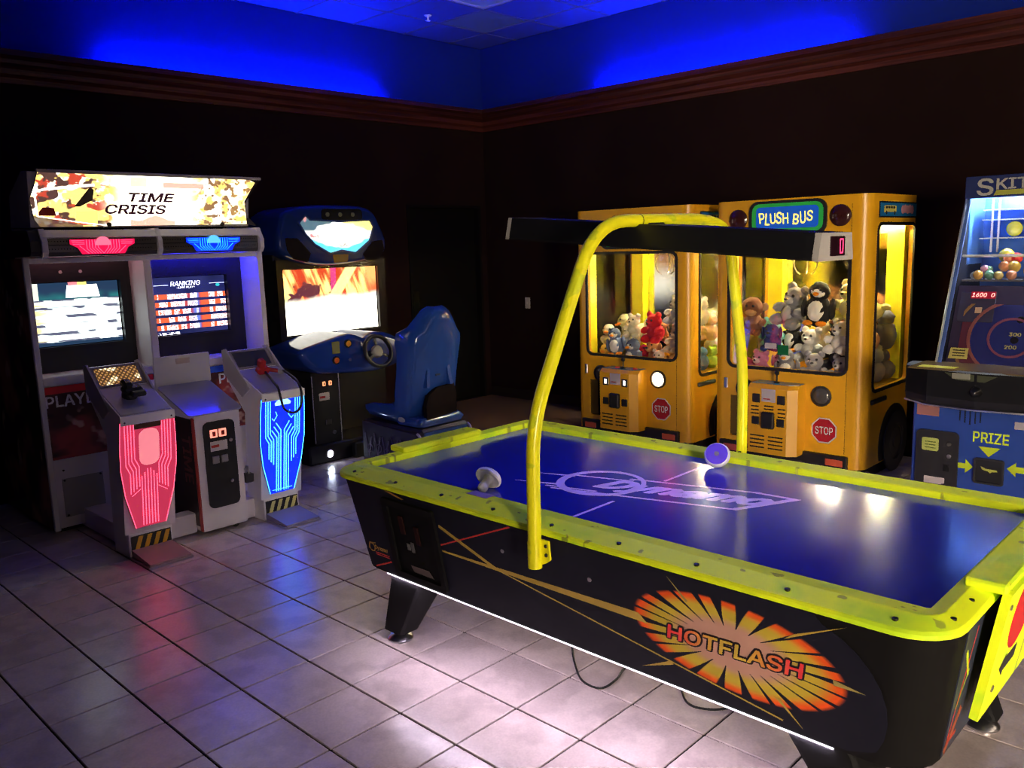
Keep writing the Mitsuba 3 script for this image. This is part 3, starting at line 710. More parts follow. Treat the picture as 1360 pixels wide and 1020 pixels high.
for n, (xa, xb, sa, sb_) in enumerate(((0.800, 1.482, 0.848, 1.408), (1.532, 2.290, 1.632, 2.168))):
    F2 = FY(SY)
    bz = put(tc, 'screen_bezel', F2(ext(sbox(xa, 0.96, xb, 1.672).difference(sbox(sa - 0.004, 1.146, sb_ + 0.004, 1.552)), -0.02, 0.03)), 'satin', (0.012, 0.011, 0.012), smooth=False, label='black screen surround')
    q, uv = quad(F2, [(sa, 1.15), (sb_, 1.15), (sb_, 1.548), (sa, 1.548)], 0.0)
    put(tc, 'screen', q, 'matte', (0.02, 0.02, 0.02), smooth=False, uv=uv, emit=ranking(n == 0), pick=0.3, label=('overexposed left screen with a score list', 'right screen with an orange score list headed RANKING')[n])
    cx = (sa + sb_) / 2
    put(bz, 'inner_frame', F2(ext(sbox(sa - 0.03, 1.118, sb_ + 0.03, 1.580).difference(sbox(sa - 0.004, 1.146, sb_ + 0.004, 1.552)), 0.03, 0.042)), 'satin', (0.008, 0.008, 0.009), smooth=False)
    for du in ((-0.075, 0.045) if n == 0 else (-0.16, -0.03, 0.10)):
        put(bz, 'bolt', disc(F2, cx + du, 1.615, 0.011 if n == 0 else 0.006, 0.03, 0.037, 14), 'gloss', (0.75, 0.72, 0.70) if n == 0 else (0.03, 0.03, 0.04))
    if n == 1:
        for w_, h_, wd, v, sh_ in (('RANKING', 0.034, 0.215, 1.502, 0.2), ('-LINK PLAY-', 0.014, 0.135, 1.474, 0.15)):
            put(tc, 'screen_title', F2(mv(text(w_, h_, wd, 0.0012, shear=sh_), 1.875, v, 0.0005)), 'matte', (0.5, 0.5, 0.5), smooth=False, emit=(1.9, 2.0, 2.3), label=f'white screen title {w_}')
# small strip lamps under the lintel that colour each bay
for xa, xb, c_ in ((0.86, 1.45, (5.0, 1.6, 2.0)), (1.60, 2.26, (0.8, 0.9, 60.0))):
    put(tc, 'bay_light', bx(xa, xb, CY + 0.05, CY + 0.065, 1.684, 1.698), 'matte', (0.5, 0.5, 0.5), smooth=False, emit=c_, pick=0.3, label='strip lamp under the lintel')
# below the screens
put(tc, 'ledge', bx(0.806, 2.29, CY + 0.01, CY + 0.37, 0.925, 0.985, 0.008), 'satin', WHT, label='white ledge under the screens')
for n, (xa, xb) in enumerate(((0.806, 1.482), (1.532, 2.290))):
    put(tc, 'lower_print', F(bx(xa, xb, 0.47, 0.925, -0.06, -0.010)), 'panel_print', smooth=False, label=('dark red printed panel reading PLAYER', 'dark printed panel reading PLAYER below the right screen')[n])
    put(tc, 'player_band', F(bx(xa, xb, 0.880, 0.925, -0.010, -0.0085)), 'satin', ((0.80, 0.02, 0.03), (0.02, 0.12, 0.75))[n], smooth=False)
    put(tc, 'player_lettering', F(mv(text('PLAYER', 0.072, 0.345, 0.0015), (0.985, 2.112)[n], 0.832, -0.0084)), 'satin', (0.85, 0.80, 0.82), smooth=False, label='white word PLAYER')
    lp = put(tc, 'lower_panel', F(bx(xa, xb, 0.035, 0.47, -0.06, -0.004, 0.004)), 'satin', PINKW, label='white lower panel with a service hatch')
    put(lp, 'hatch', F(bx(xa + 0.045, xa + 0.29, 0.10, 0.345, -0.004, 0.000, 0.002)), 'satin', (0.33, 0.31, 0.32))
    for a, b in ((0.06, 0.11), (0.275, 0.11), (0.275, 0.335), (0.06, 0.335), (0.06, 0.40)):
        put(lp, 'bolt', disc(F, xa + a, b, 0.007, 0.0, 0.004, 10), 'satin', (0.03, 0.03, 0.03))
put(tc, 'plinth', bx(0.82, 2.28, CY + 0.06, CY + 0.85, 0.0, 0.04), 'satin', (0.015, 0.014, 0.014))

# header with the two lit plates
HY = 1.50
hp = [(CY + 0.02, 1.705), (HY + 0.012, 1.712), (HY - 0.004, 1.735), (HY - 0.006, 1.80), (HY + 0.03, 1.865), (CY + 0.02, 1.880)]
def prof_x(p, xa, xb):
    """profile in (y, z) extruded along x"""
    m = ext(Polygon(p), xa, xb); v = m.vertices.copy()
    m.vertices = np.column_stack([v[:, 2], v[:, 0], v[:, 1]]); return m
put(tc, 'header', prof_x([(CY + 0.3, 1.705), (HY + 0.03, 1.712), (HY + 0.02, 1.735), (HY + 0.02, 1.82), (HY + 0.05, 1.862), (CY + 0.3, 1.880)], 0.86, 2.225), 'satin', (0.05, 0.048, 0.05), smooth=False, label='header box above the screens')
put(tc, 'header_cover', prof_x([(CY + 0.3, 1.880), (HY + 0.035, 1.864), (HY + 0.0, 1.822), (HY + 0.012, 1.816), (HY + 0.045, 1.855), (CY + 0.3, 1.872)], 0.84, 2.24), 'satin', WHT, smooth=False, label='white top of the header')
for xa, xb in ((0.830, 0.862), (1.508, 1.534), (2.215, 2.245)):
    put(tc, 'header_rib', prof_x([(CY + 0.3, 1.703), (HY + 0.010, 1.705), (HY - 0.014, 1.735), (HY - 0.014, 1.795), (HY + 0.032, 1.872), (CY + 0.3, 1.886)], xa, xb), 'satin', WHT, smooth=False)
put(tc, 'end_cap', prof_x([(CY + 0.3, 1.712), (HY + 0.03, 1.715), (HY + 0.01, 1.74), (HY + 0.01, 1.80), (HY + 0.045, 1.862), (CY + 0.3, 1.874)], 0.775, 0.830), 'satin', (0.022, 0.020, 0.024), smooth=False, label='dark end cap on the left')
FH = FY(HY + 0.02)
for xa, xb in ((0.862, 1.508), (1.534, 2.215)):
    for za, zb in ((1.735, 1.772), (1.780, 1.815)):
        put(tc, 'speaker_strip', FH(bx(xa, xb, za, zb, 0.0, 0.004)), 'metal', (0.16, 0.15, 0.14), smooth=False)
    m = [FH(bx(xa + 0.01 + k * 0.0165, xa + 0.016 + k * 0.0165, zz, zz + 0.006, 0.004, 0.0055)) for k in range(int((xb - xa - 0.02) / 0.0165)) for zz in (1.750, 1.795)]
    labels[put(tc, 'speaker_holes', m, 'satin', (0.006, 0.006, 0.006), smooth=False)] = {'kind': 'stuff'}
def plate(cx, w, glow, lines, name, dull):
    pl = Polygon([(cx - w, 1.808), (cx + w, 1.808), (cx + w, 1.780), (cx + w * 0.78, 1.758), (cx + w * 0.66, 1.720), (cx - w * 0.66, 1.720), (cx - w * 0.78, 1.758), (cx - w, 1.780)])
    q, uv = quad(FH, list(pl.exterior.coords)[:-1], 0.016)
    k = put(tc, name, q, 'gloss', dull, smooth=False, emit=glow, pick=0.3, label=f'glowing {name.split("_")[0]} plate in the header')
    ls = []
    for sgn in (-1, 1):
        for j in range(5):
            a = sgn * w * (0.16 + 0.085 * j)
            ls.append(line((cx + a, 1.806), (cx + a, 1.760 - 0.002 * j), 0.004)); ls.append(line((cx + a, 1.760 - 0.002 * j), (cx + a - sgn * 0.03, 1.724), 0.0035))
        for j in range(3):
            ls.append(line((cx + sgn * w * 0.56, 1.800 - 0.010 * j), (cx + sgn * w * (0.95 - 0.02 * j), 1.800 - 0.010 * j), 0.0035))
        ls.append(line((cx + sgn * w * 0.72, 1.770), (cx + sgn * w * 0.45, 1.724), 0.004))
    put(k, 'light_lines', FH(ext(unary_union(ls), 0.0165, 0.0185)), 'matte', dull, smooth=False, emit=lines)
    put(k, 'badge', FH(ext(Point(cx, 1.779).buffer(0.045).intersection(sbox(cx - 0.1, 1.772, cx + 0.1, 1.83)), 0.0185, 0.0195)), 'matte', dull, smooth=False, emit=tuple(np.array(lines) * 0.7 + 0.12))
    return k
plate(1.175, 0.190, (1.10, 0.008, 0.085), (1.9, 0.14, 0.34), 'red_plate', (0.3, 0.02, 0.04))
plate(1.885, 0.190, (0.002, 0.030, 1.7), (0.04, 0.85, 2.0), 'blue_plate', (0.02, 0.05, 0.4))

# marquee: back-lit printed sign in a white housing
def sign_col(p, n, uv):
    u, v = uv.x, uv.y
    a = fbm(u * 26, v * 7.0, 2.0, 4); b = fbm(u * 18 + 5, v * 6, 7.0, 4); c2 = fbm(u * 60, v * 14, 1.0, 3)
    white = (2.6, 2.4, 1.75)
    left, right = 1 - smoothstep(0.26, 0.36, u), smoothstep(0.66, 0.76, u)
    c = mix((1.7, 1.05, 0.22), white, smoothstep(0.34, 0.55, a))
    c = mix(c, (0.75, 0.07, 0.03), smoothstep(0.55, 0.60, b) * left)
    c = mix(c, (0.10, 0.04, 0.03), smoothstep(0.54, 0.58, fbm(u * 22 + 2, v * 5, 4.0, 3)) * left)
    c = mix(c, (1.9, 1.25, 0.30), smoothstep(0.52, 0.58, fbm(u * 15 + 7, v * 5, 9.0, 3)) * left)
    c = mix(c, (0.32, 0.15, 0.05), smoothstep(0.58, 0.63, c2) * right)
    c = mix(c, (1.5, 0.85, 0.12), smoothstep(0.84, 0.97, u) * 0.6 * smoothstep(0.4, 0.6, a))
    mid = smoothstep(0.32, 0.38, u) * (1 - smoothstep(0.64, 0.72, u))
    c = mix(c, white, mid * 0.9)
    c = mix(c, (0.9, 0.16, 0.11), mid * dr.select((v < 0.16 + 0.05 * dr.sin(u * 40)) & (dr.abs(u - 0.50) < 0.10), 0.75, 0.0))
    c = mix(c, (1.3, 0.35, 0.28), dr.select((dr.abs(v - 0.83) < 0.05) & (u > 0.55) & (u < 0.74), 0.85, 0.0))
    c = mix(c, (1.1, 0.30, 0.22), dr.select((dr.abs(v - 0.88) < 0.09) & (dr.abs(u - 0.44) < 0.035), 0.6, 0.0))
    return mix(c, (0.06, 0.03, 0.03), dr.select((v + (u - 0.06) * 0.9 < 0.16) & (u < 0.2), 0.9, 0.0))
MY = 1.60
FM = Fr((0, MY, 1.88), (1, 0, 0), np.array([0, -0.16, 1.0]) / math.hypot(0.16, 1.0))
sign_pts = [(0.865, 0.005), (0.836, 0.05), (0.818, 0.165), (0.845, 0.235), (0.868, 0.318), (2.205, 0.318), (2.245, 0.300), (2.165, 0.170), (2.180, 0.06), (2.185, 0.018)]
q, uv = quad(FM, sign_pts, 0.004)
mq = put(tc, 'marquee', q, 'gloss', (0.4, 0.35, 0.3), smooth=False, uv=uv, emit=sign_col, pick=0.5, label='glowing printed marquee')
put(tc, 'marquee_housing', prof_x([(MY + 0.002, 1.882), (MY - 0.045, 2.196), (MY + 0.05, 2.206), (MY + 0.32, 2.08), (MY + 0.36, 1.89)], 0.815, 2.20), 'satin', (0.36, 0.35, 0.37), smooth=False, label='pale housing behind the marquee')
put(tc, 'marquee_rail', FM(bx(0.862, 2.285, 0.318, 0.336, -0.01, 0.012)), 'satin', (0.40, 0.37, 0.37), smooth=False)
put(tc, 'marquee_wing', FM(ext(Polygon([(2.205, 0.317), (2.282, 0.317), (2.172, 0.165), (2.167, 0.172), (2.245, 0.300)]), -0.004, 0.004)), 'gloss', (0.02, 0.018, 0.02), smooth=False)
put(tc, 'marquee_wing', FM(ext(Polygon([(2.178, 0.058), (2.183, 0.017), (2.26, 0.004), (2.20, 0.06)]), -0.004, 0.004)), 'satin', (0.05, 0.05, 0.055), smooth=False)
LT = (0.16, 0.035, 0.10)
for w_, h_, wd, u, v, sh_ in (('TIME', 0.054, 0.290, 1.520, 0.186, 0.35), ('CRISIS', 0.058, 0.375, 1.425, 0.112, 0.30)):
    put(mq, 'title', FM(mv(text(w_, h_, wd, 0.0015, shear=sh_), u, v, 0.0045)), 'satin', LT, smooth=False, label=f'slanted dark word {w_}')
put(mq, 'outline', FM(ext(unary_union([line((1.18, 0.255), (0.90, 0.222), 0.016), line((0.90, 0.222), (0.845, 0.205), 0.012), line((0.845, 0.208), (0.855, 0.065), 0.010), line((0.855, 0.066), (1.13, 0.026), 0.007), line((1.13, 0.026), (1.26, 0.012), 0.007)]), 0.0045, 0.006)), 'matte', (0.7, 0.7, 0.65), smooth=False, emit=(2.4, 2.2, 1.8))
put(mq, 'art_shape', FM(ext(Polygon([(1.06, 0.125), (1.14, 0.225), (1.155, 0.24), (1.175, 0.225), (1.165, 0.165), (1.09, 0.125)]), 0.0045, 0.0055)), 'satin', (0.10, 0.07, 0.04), smooth=False)
put(mq, 'art_shape', FM(ext(Polygon([(0.862, 0.07), (0.955, 0.07), (0.945, 0.115), (0.885, 0.118), (0.862, 0.09)]), 0.0045, 0.0055)), 'satin', (0.55, 0.035, 0.015), smooth=False)
put(mq, 'art_shape', FM(ext(Polygon([(1.06, 0.03), (1.19, 0.022), (1.19, 0.10), (1.07, 0.095)]), 0.0045, 0.005)), 'matte', (0.9, 0.6, 0.1), smooth=False, emit=(1.7, 1.2, 0.28))
for u in (1.255, 2.0):
    put(mq, 'clip', disc(FM, u, 0.018, 0.014, 0.004, 0.016, 14), 'satin', (0.03, 0.025, 0.02))

# gun pedestals
def mesh_glow(p, n, uv):
    a, b = uv.x * 9 + uv.y * 4, uv.x * 9 - uv.y * 4
    w = dr.select((dr.abs(a - dr.round(a)) > 0.22) & (dr.abs(b - dr.round(b)) > 0.22), 1.0, 0.12)
    hot = smoothstep(0.55, 0.72, noise(uv.x * 5 + 3, uv.y * 3.0 + 1.0))
    return mix((0.55, 0.26, 0.07), (4.0, 2.9, 1.4), hot) * w
def pedestal(cx, col, glow, lines, lit):
    red = col == 'red'
    h = 0.146
    side = [(0.905, 0.145), (0.815, 0.775), (0.790, 0.800), (0.790, 0.838), (1.095, 0.962), (1.200, 1.072), (1.245, 1.075), (1.235, 0.92), (1.02, 0.70), (1.07, 0.145)]
    P = put(tc, 'pedestal', prof_x(side, cx - h, cx + h), 'satin', WHT, smooth=False, label=f'white gun stand with a glowing {col} front')
    # slanted top
    d = np.array([0, 0.305, 0.124]); d /= np.linalg.norm(d)
    FT_ = Fr((cx, 0.790, 0.838), (1, 0, 0), d)
    put(P, 'deck', FT_(bx(-h + 0.008, h - 0.008, 0.012, 0.320, 0.0, 0.004)), 'satin', (0.30, 0.28, 0.33), smooth=False)
    put(P, 'front_plate', bx(cx - h - 0.004, cx + h + 0.004, 0.783, 0.792, 0.790, 0.840), 'satin', (0.90, 0.88, 0.82), smooth=False, label='bright pale edge plate')
    for a in (-0.13, 0.13):
        put(P, 'bolt', disc(FY(0.783), cx + a, 0.806, 0.005, 0, 0.003, 10), 'satin', (0.05, 0.05, 0.05))
    d2 = np.array([0, 0.105, 0.110]); d2 /= np.linalg.norm(d2)
    FB = Fr((cx, 1.095, 0.962), (1, 0, 0), d2)
    q, uv = quad(FB, [(-0.118, 0.018), (0.118, 0.018), (0.118, 0.138), (-0.118, 0.138)], 0.004)
    if lit:
        put(P, 'mesh_light', q, 'satin', (0.3, 0.2, 0.1), smooth=False, uv=uv, emit=mesh_glow, pick=0.15, label='amber light behind perforated metal')
    else:
        put(P, 'mesh_light', q, 'satin', (0.05, 0.05, 0.055), smooth=False, label='unlit perforated light')
    put(P, 'light_frame', FB(ext(sbox(-h, 0.004, h, 0.152).difference(sbox(-0.12, 0.016, 0.12, 0.140)), 0.0, 0.008)), 'satin', (0.26, 0.23, 0.24), smooth=False)
    for sx in (-1, 1):
        put(P, 'cheek', prof_x([(0.93, 0.86), (1.08, 0.99), (1.205, 1.095), (1.250, 1.085), (1.24, 0.93), (1.03, 0.80)], cx + sx * h - 0.006, cx + sx * h + 0.006), 'satin', (0.40, 0.37, 0.38), smooth=False)
    # acrylic front
    up = np.array([0, -0.092, 0.62]); up /= np.linalg.norm(up)
    FA_ = Fr((cx, 0.902, 0.175), (1, 0, 0), up)
    out = [(-0.088, 0.0), (0.088, 0.0), (0.140, 0.20), (0.160, 0.36), (0.158, 0.50), (0.150, 0.640), (-0.150, 0.640), (-0.158, 0.50), (-0.160, 0.36), (-0.140, 0.20)]
    q, uv = quad(FA_, out, 0.010)
    A = put(P, 'acrylic_front', q, 'gloss', (0.25, 0.02, 0.04) if red else (0.01, 0.03, 0.4), smooth=False, uv=uv, emit=glow, pick=0.4, label=f'edge-lit {col} acrylic sheet with fine lines')
    put(P, 'acrylic_backing', FA_(ext(Polygon(out), 0.0, 0.009)), 'gloss', (0.35, 0.05, 0.08) if red else (0.02, 0.05, 0.5), smooth=False)
    ls = []
    if red:
        for j in range(6):
            a = -0.0425 + 0.017 * j
            ls.append(line((a, 0.012), (a, 0.36 - 0.02 * abs(j - 2.5)), 0.0056))
        for sgn in (-1, 1):
            for j in range(4):
                x0 = sgn * (0.078 + 0.0165 * j)
                ls += [line((x0, 0.63), (x0, 0.42 - 0.012 * j), 0.0056), line((x0, 0.42 - 0.012 * j), (x0 - sgn * 0.022, 0.37 - 0.012 * j), 0.0056), line((x0 - sgn * 0.022, 0.37 - 0.012 * j), (x0 - sgn * 0.022, 0.25 - 0.012 * j), 0.0056)]
            ls.append(line((sgn * 0.100, 0.20), (sgn * 0.050, 0.235), 0.004))
            ls.append(LineString([(sgn * 0.150, 0.635), (sgn * 0.157, 0.50), (sgn * 0.157, 0.36), (sgn * 0.137, 0.20), (sgn * 0.086, 0.003)]).buffer(0.0025))
    else:
        for sgn in (-1, 1):
            for j in range(3):
                a = sgn * (0.012 + 0.0150 * j)
                ls.append(LineString([(a, 0.012), (a, 0.42 - 0.022 * j), (a + sgn * 0.034, 0.47 - 0.022 * j)]).buffer(0.0038))
                b = 0.088 + 0.0160 * j
                ls.append(LineString([(sgn * b, 0.632), (sgn * b, 0.405 - 0.010 * j), (sgn * (b - 0.024), 0.365 - 0.010 * j), (sgn * (b - 0.024), 0.200 + 0.020 * j)]).buffer(0.0038))
            ls.append(LineString([(sgn * 0.050, 0.545), (sgn * 0.040, 0.520), (sgn * 0.062, 0.490), (sgn * 0.075, 0.505)]).buffer(0.003))
            ls.append(LineString([(sgn * 0.150, 0.635), (sgn * 0.157, 0.50), (sgn * 0.157, 0.36), (sgn * 0.137, 0.20), (sgn * 0.086, 0.003)]).buffer(0.0029))
        ls.append(LineString([(-0.07, 0.022), (0.07, 0.022)]).buffer(0.002))
    put(A, 'light_lines', FA_(ext(unary_union(ls), 0.0105, 0.0125)), 'matte', (0.3, 0.3, 0.3), smooth=False, emit=lines)
    if red:
        put(A, 'panel_print', FA_(ext(rr(-0.052, 0.062, 0.37, 0.585, 0.045), 0.0104, 0.0108)), 'matte', (0.5, 0.3, 0.3), smooth=False, emit=(0.92, 0.22, 0.27), label='paler printed panel')
        put(A, 'top_strip', FA_(ext(sbox(-0.075, 0.59, 0.080, 0.622), 0.0104, 0.0112)), 'satin', (0.10, 0.045, 0.02), smooth=False)
    else:
        put(A, 'badge', FA_(ext(Polygon([(-0.052, 0.585), (0.052, 0.585), (0.058, 0.60), (0.03, 0.625), (-0.03, 0.625), (-0.058, 0.60)]), 0.0105, 0.0125)), 'matte', (0.3, 0.3, 0.3), smooth=False, emit=(0.5, 1.3, 2.2))
    # foot pedal with hazard stripes
    B = put(P, 'foot_base', bx(cx - 0.128, cx + 0.122, 0.905, 1.12, 0.0, 0.145, 0.004), 'satin', WHT)
    FP = FY(0.905)
    put(B, 'hazard_plate', FP(bx(cx - 0.118, cx + 0.112, 0.030, 0.128, 0.0, 0.004)), 'satin', (0.014, 0.013, 0.012), smooth=False)
    for j in range(4):
        a = cx - 0.105 + 0.052 * j
        put(B, 'hazard_stripe', FP(ext(Polygon([(a, 0.036), (a + 0.026, 0.036), (a + 0.058, 0.122), (a + 0.032, 0.122)]).intersection(sbox(cx - 0.114, 0.034, cx + 0.108, 0.124)), 0.004, 0.0052)), 'satin', (0.62, 0.33, 0.02) if red else (0.55, 0.50, 0.18), smooth=False)
    put(B, 'pedal', loft([np.array([(cx - 0.120, 0.66, 0.012), (cx + 0.115, 0.66, 0.012), (cx + 0.115, 0.905, 0.012), (cx - 0.120, 0.905, 0.012)]), np.array([(cx - 0.120, 0.66, 0.024), (cx + 0.115, 0.66, 0.024), (cx + 0.115, 0.905, 0.052), (cx - 0.120, 0.905, 0.052)])]), 'satin', (0.30, 0.20, 0.21) if red else (0.20, 0.19, 0.30), smooth=False, label='hinged foot pedal')
    put(B, 'pedal_frame', bx(cx - 0.130, cx + 0.125, 0.655, 0.905, 0.0, 0.012), 'metal', (0.5, 0.48, 0.48), smooth=False)
    return P
pedestal(1.045, 'red', (0.52, 0.030, 0.080), (2.4, 0.15, 0.32), True)
pedestal(1.895, 'blue', (0.004, 0.030, 3.6), (0.10, 1.15, 3.0), False)
for xa, xb, ya, yb in ((1.175, 1.37, 1.02, 1.12), (1.65, 1.765, 1.02, 1.12), (0.96, 1.12, 1.12, 1.76), (1.82, 1.98, 1.12, 1.76)):
    put(tc, 'link_beam', bx(xa, xb, ya, yb, 0.012, 0.135, 0.003), 'satin', PINKW)
# cash box between the stands
cb = put(tc, 'cash_box', prof_x([(0.930, 0.030), (0.930, 0.748), (1.36, 0.888), (1.76, 0.888), (1.76, 0.030)], 1.372, 1.660), 'satin', PINKW, smooth=False, label='white cash box between the two gun stands')
put(cb, 'side_print', bx(1.3665, 1.372, 0.955, 1.66, 0.06, 0.725), 'satin', (0.022, 0.012, 0.014), smooth=False)
put(cb, 'red_edge', bx(1.3655, 1.3725, 0.932, 0.962, 0.035, 0.735), 'satin', (0.38, 0.05, 0.04), smooth=False)
FSd = Fr((1.3665, 0, 0), (0, -1, 0), (0, 0, 1))
tx = text('TIME', 0.11, 0.30, 0.001); tx.apply_transform(trimesh.transformations.rotation_matrix(-math.pi / 2, (0, 0, 1)))
put(cb, 'side_lettering', FSd(mv(tx, -1.05, 0.47, 0.0)), 'satin', (0.10, 0.02, 0.02), smooth=False)
FC_ = FY(0.930)
cd = put(cb, 'coin_door', FC_(ext(rr(1.418, 1.618, 0.165, 0.700, 0.035), 0.0, 0.012)), 'satin', (0.010, 0.010, 0.011), label='black coin door')
for a in (1.478, 1.535):
    put(cd, 'coin_button', FC_(bx(a - 0.024, a + 0.024, 0.602, 0.652, 0.012, 0.020, 0.003)), 'gloss', (0.5, 0.08, 0.06), emit=(1.5, 0.42, 0.30), label='lit red coin button')
    put(cd, 'coin_mark', FC_(bx(a - 0.010, a + 0.010, 0.612, 0.640, 0.020, 0.0215, 0.001)), 'satin', (0.35, 0.02, 0.015))
    put(cd, 'coin_return', FC_(bx(a - 0.022, a + 0.024, 0.440, 0.488, 0.012, 0.018, 0.003)), 'metal', (0.5, 0.5, 0.5))
put(cd, 'notice', FC_(bx(1.452, 1.562, 0.518, 0.578, 0.012, 0.013)), 'matte', (0.50, 0.46, 0.47), smooth=False)
put(cd, 'notice_mark', FC_(bx(1.457, 1.508, 0.540, 0.556, 0.013, 0.0135)), 'matte', (0.45, 0.05, 0.05), smooth=False)
for a, b in ((1.572, 0.315), (1.585, 0.57)):
    put(cd, 'lock', disc(FC_, a, b, 0.011, 0.012, 0.02, 16), 'metal', (0.6, 0.58, 0.6))
d = np.array([0, 0.43, 0.14]); d /= np.linalg.norm(d)
FQ = Fr((1.505, 0.925, 0.752), (1, 0, 0), d)
put(cb, 'instruction_plate', FQ(ext(rr(-0.175, 0.172, -0.02, 0.42, 0.03), 0.006, 0.014)), 'gloss', (0.30, 0.29, 0.38), label='clear tilted instruction plate')
put(cb, 'back_board', bx(1.335, 1.70, 1.335, 1.35, 0.885, 1.075, 0.003), 'satin', (0.58, 0.55, 0.55), label='white upright board')
put(cb, 'notice', bx(1.475, 1.565, 1.333, 1.335, 1.020, 1.055), 'matte', (0.50, 0.40, 0.36), smooth=False)
put(cb, 'castor', [mv(ell((0, 0, 0), (0.02, 0.02, 0.018), 2), 1.60, 0.97, 0.018)], 'satin', (0.02, 0.02, 0.02))

put(cb, 'hasp', bx(1.658, 1.712, 0.954, 0.966, 0.350, 0.358), 'metal', (0.4, 0.4, 0.4))

# guns and the padlock are loose things
def deck_frame(cx):
    d_ = np.array([0, 0.305, 0.124]); return Fr((cx, 0.790, 0.838), (1, 0, 0), d_ / np.linalg.norm(d_))
D1, D2 = deck_frame(1.045), deck_frame(1.895)
g = thing('light_gun', 'black light gun standing in its holster on the red-lit stand', 'light gun')
put(g, 'holster', D1(mv(lathe([(0, 0.0048), (0.042, 0.0048), (0.042, 0.024), (0.034, 0.034), (0, 0.034)], 24), -0.015, 0.200)), 'satin', (0.015, 0.015, 0.016), smooth=40)
put(g, 'body', [D1(bx(-0.060, 0.050, 0.170, 0.230, 0.030, 0.068, 0.012)), D1(bx(-0.055, -0.005, 0.180, 0.250, 0.055, 0.100, 0.012))], 'satin', (0.012, 0.012, 0.013))
put(g, 'muzzle', D1(bx(-0.025, 0.055, 0.140, 0.172, 0.028, 0.058, 0.006)), 'gloss', (0.03, 0.03, 0.03))
g = thing('light_gun', 'red light gun with a black cable lying on the blue-lit stand', 'light gun')
put(g, 'body', [D2(bx(-0.050, 0.035, 0.215, 0.275, 0.0048, 0.055, 0.015)), D2(bx(-0.040, 0.005, 0.225, 0.280, 0.045, 0.105, 0.012))], 'satin', (0.38, 0.02, 0.02))
put(g, 'barrel', D2(tube([(0.025, 0.245, 0.030), (0.085, 0.215, 0.026)], 0.013, 12)), 'satin', (0.30, 0.02, 0.02), smooth=40)
put(g, 'muzzle', D2(bx(0.080, 0.125, 0.195, 0.230, 0.008, 0.045, 0.008)), 'satin', (0.30, 0.29, 0.30))
put(g, 'cable', tube(smooth_path([(1.895, 1.01, 0.958), (1.87, 0.86, 0.900), (1.86, 0.788, 0.868), (1.855, 0.758, 0.815), (1.87, 0.745, 0.735), (1.93, 0.735, 0.705), (1.985, 0.745, 0.735), (2.005, 0.758, 0.815), (2.01, 0.788, 0.868), (2.02, 0.86, 0.902), (2.005, 0.975, 0.950)], 8), 0.0075, 10), 'satin', (0.012, 0.012, 0.013), smooth=40, label='looped black cable')
g = thing('padlock', 'small black padlock hanging on the side of the white cash box', 'padlock')
put(g, 'body', bx(1.672, 1.728, 0.930, 0.990, 0.270, 0.325, 0.004), 'satin', (0.03, 0.029, 0.03))
put(g, 'shackle', tube(fillet([(1.70, 0.944, 0.322), (1.70, 0.944, 0.372), (1.70, 0.976, 0.372), (1.70, 0.976, 0.322)], 0.014), 0.005, 10), 'metal', (0.4, 0.4, 0.4), smooth=40)

# ================================================================== racing game and its seat
rc = thing('racing_cabinet', 'dark blue driving arcade cabinet with steering wheel and an orange-white lit screen', 'arcade cabinet')
RY = 2.20
FR_ = FY(RY)
put(rc, 'housing', bx(2.735, 3.795, RY + 0.02, RY + 0.62, 0.06, 1.70, 0.01), 'satin', (0.010, 0.010, 0.012))
put(rc, 'screen_bezel', FR_(ext(rr(2.728, 3.802, 0.945, 1.635, 0.015).difference(sbox(2.783, 1.018, 3.724, 1.559)), -0.02, 0.03)), 'gloss', (0.012, 0.010, 0.010), smooth=False)
def race_col(p, n, uv):
    u, v = uv.x, uv.y
    w = fbm(u * 6, v * 3, 0.0, 4)
    st = fbm(u * 15 + v * 3, v * 1.8, 3.0, 4)
    c = mix((0.85, 0.07, 0.02), (2.3, 1.6, 0.45), smoothstep(0.42, 0.66, st))
    c = mix(c, (0.16, 0.03, 0.05), smoothstep(0.58, 0.66, fbm(u * 9 + 4, v * 6, 6.0, 3)) * (1 - smoothstep(0.48, 0.60, u)))
    c = mix(c, (0.95, 0.06, 0.35), dr.select((dr.abs(u - 0.51 - 0.02 * v) < 0.03) & (v > 0.62), 0.8, 0.0))
    c = mix(c, (2.6, 2.1, 0.6), smoothstep(0.55, 0.7, 1 - dr.abs(u - 0.48 - 0.45 * (v - 0.45)) * 6) * 0.8)
    c = mix(c, (2.2, 0.30, 0.10), smoothstep(0.84, 0.90, u) * 0.7)
    return mix((2.3, 2.15, 1.75), c, smoothstep(0.50, 0.62, v + 0.12 * (w - 0.5) + 0.10 * dr.square(u - 0.62)))
q, uv = quad(FR_, [(2.787, 1.022), (3.72, 1.022), (3.72, 1.555), (2.787, 1.555)], 0.0)
put(rc, 'screen', q, 'gloss', (0.02, 0.02, 0.02), smooth=False, uv=uv, emit=race_col, pick=0.5, label='bright screen, white below and orange above')
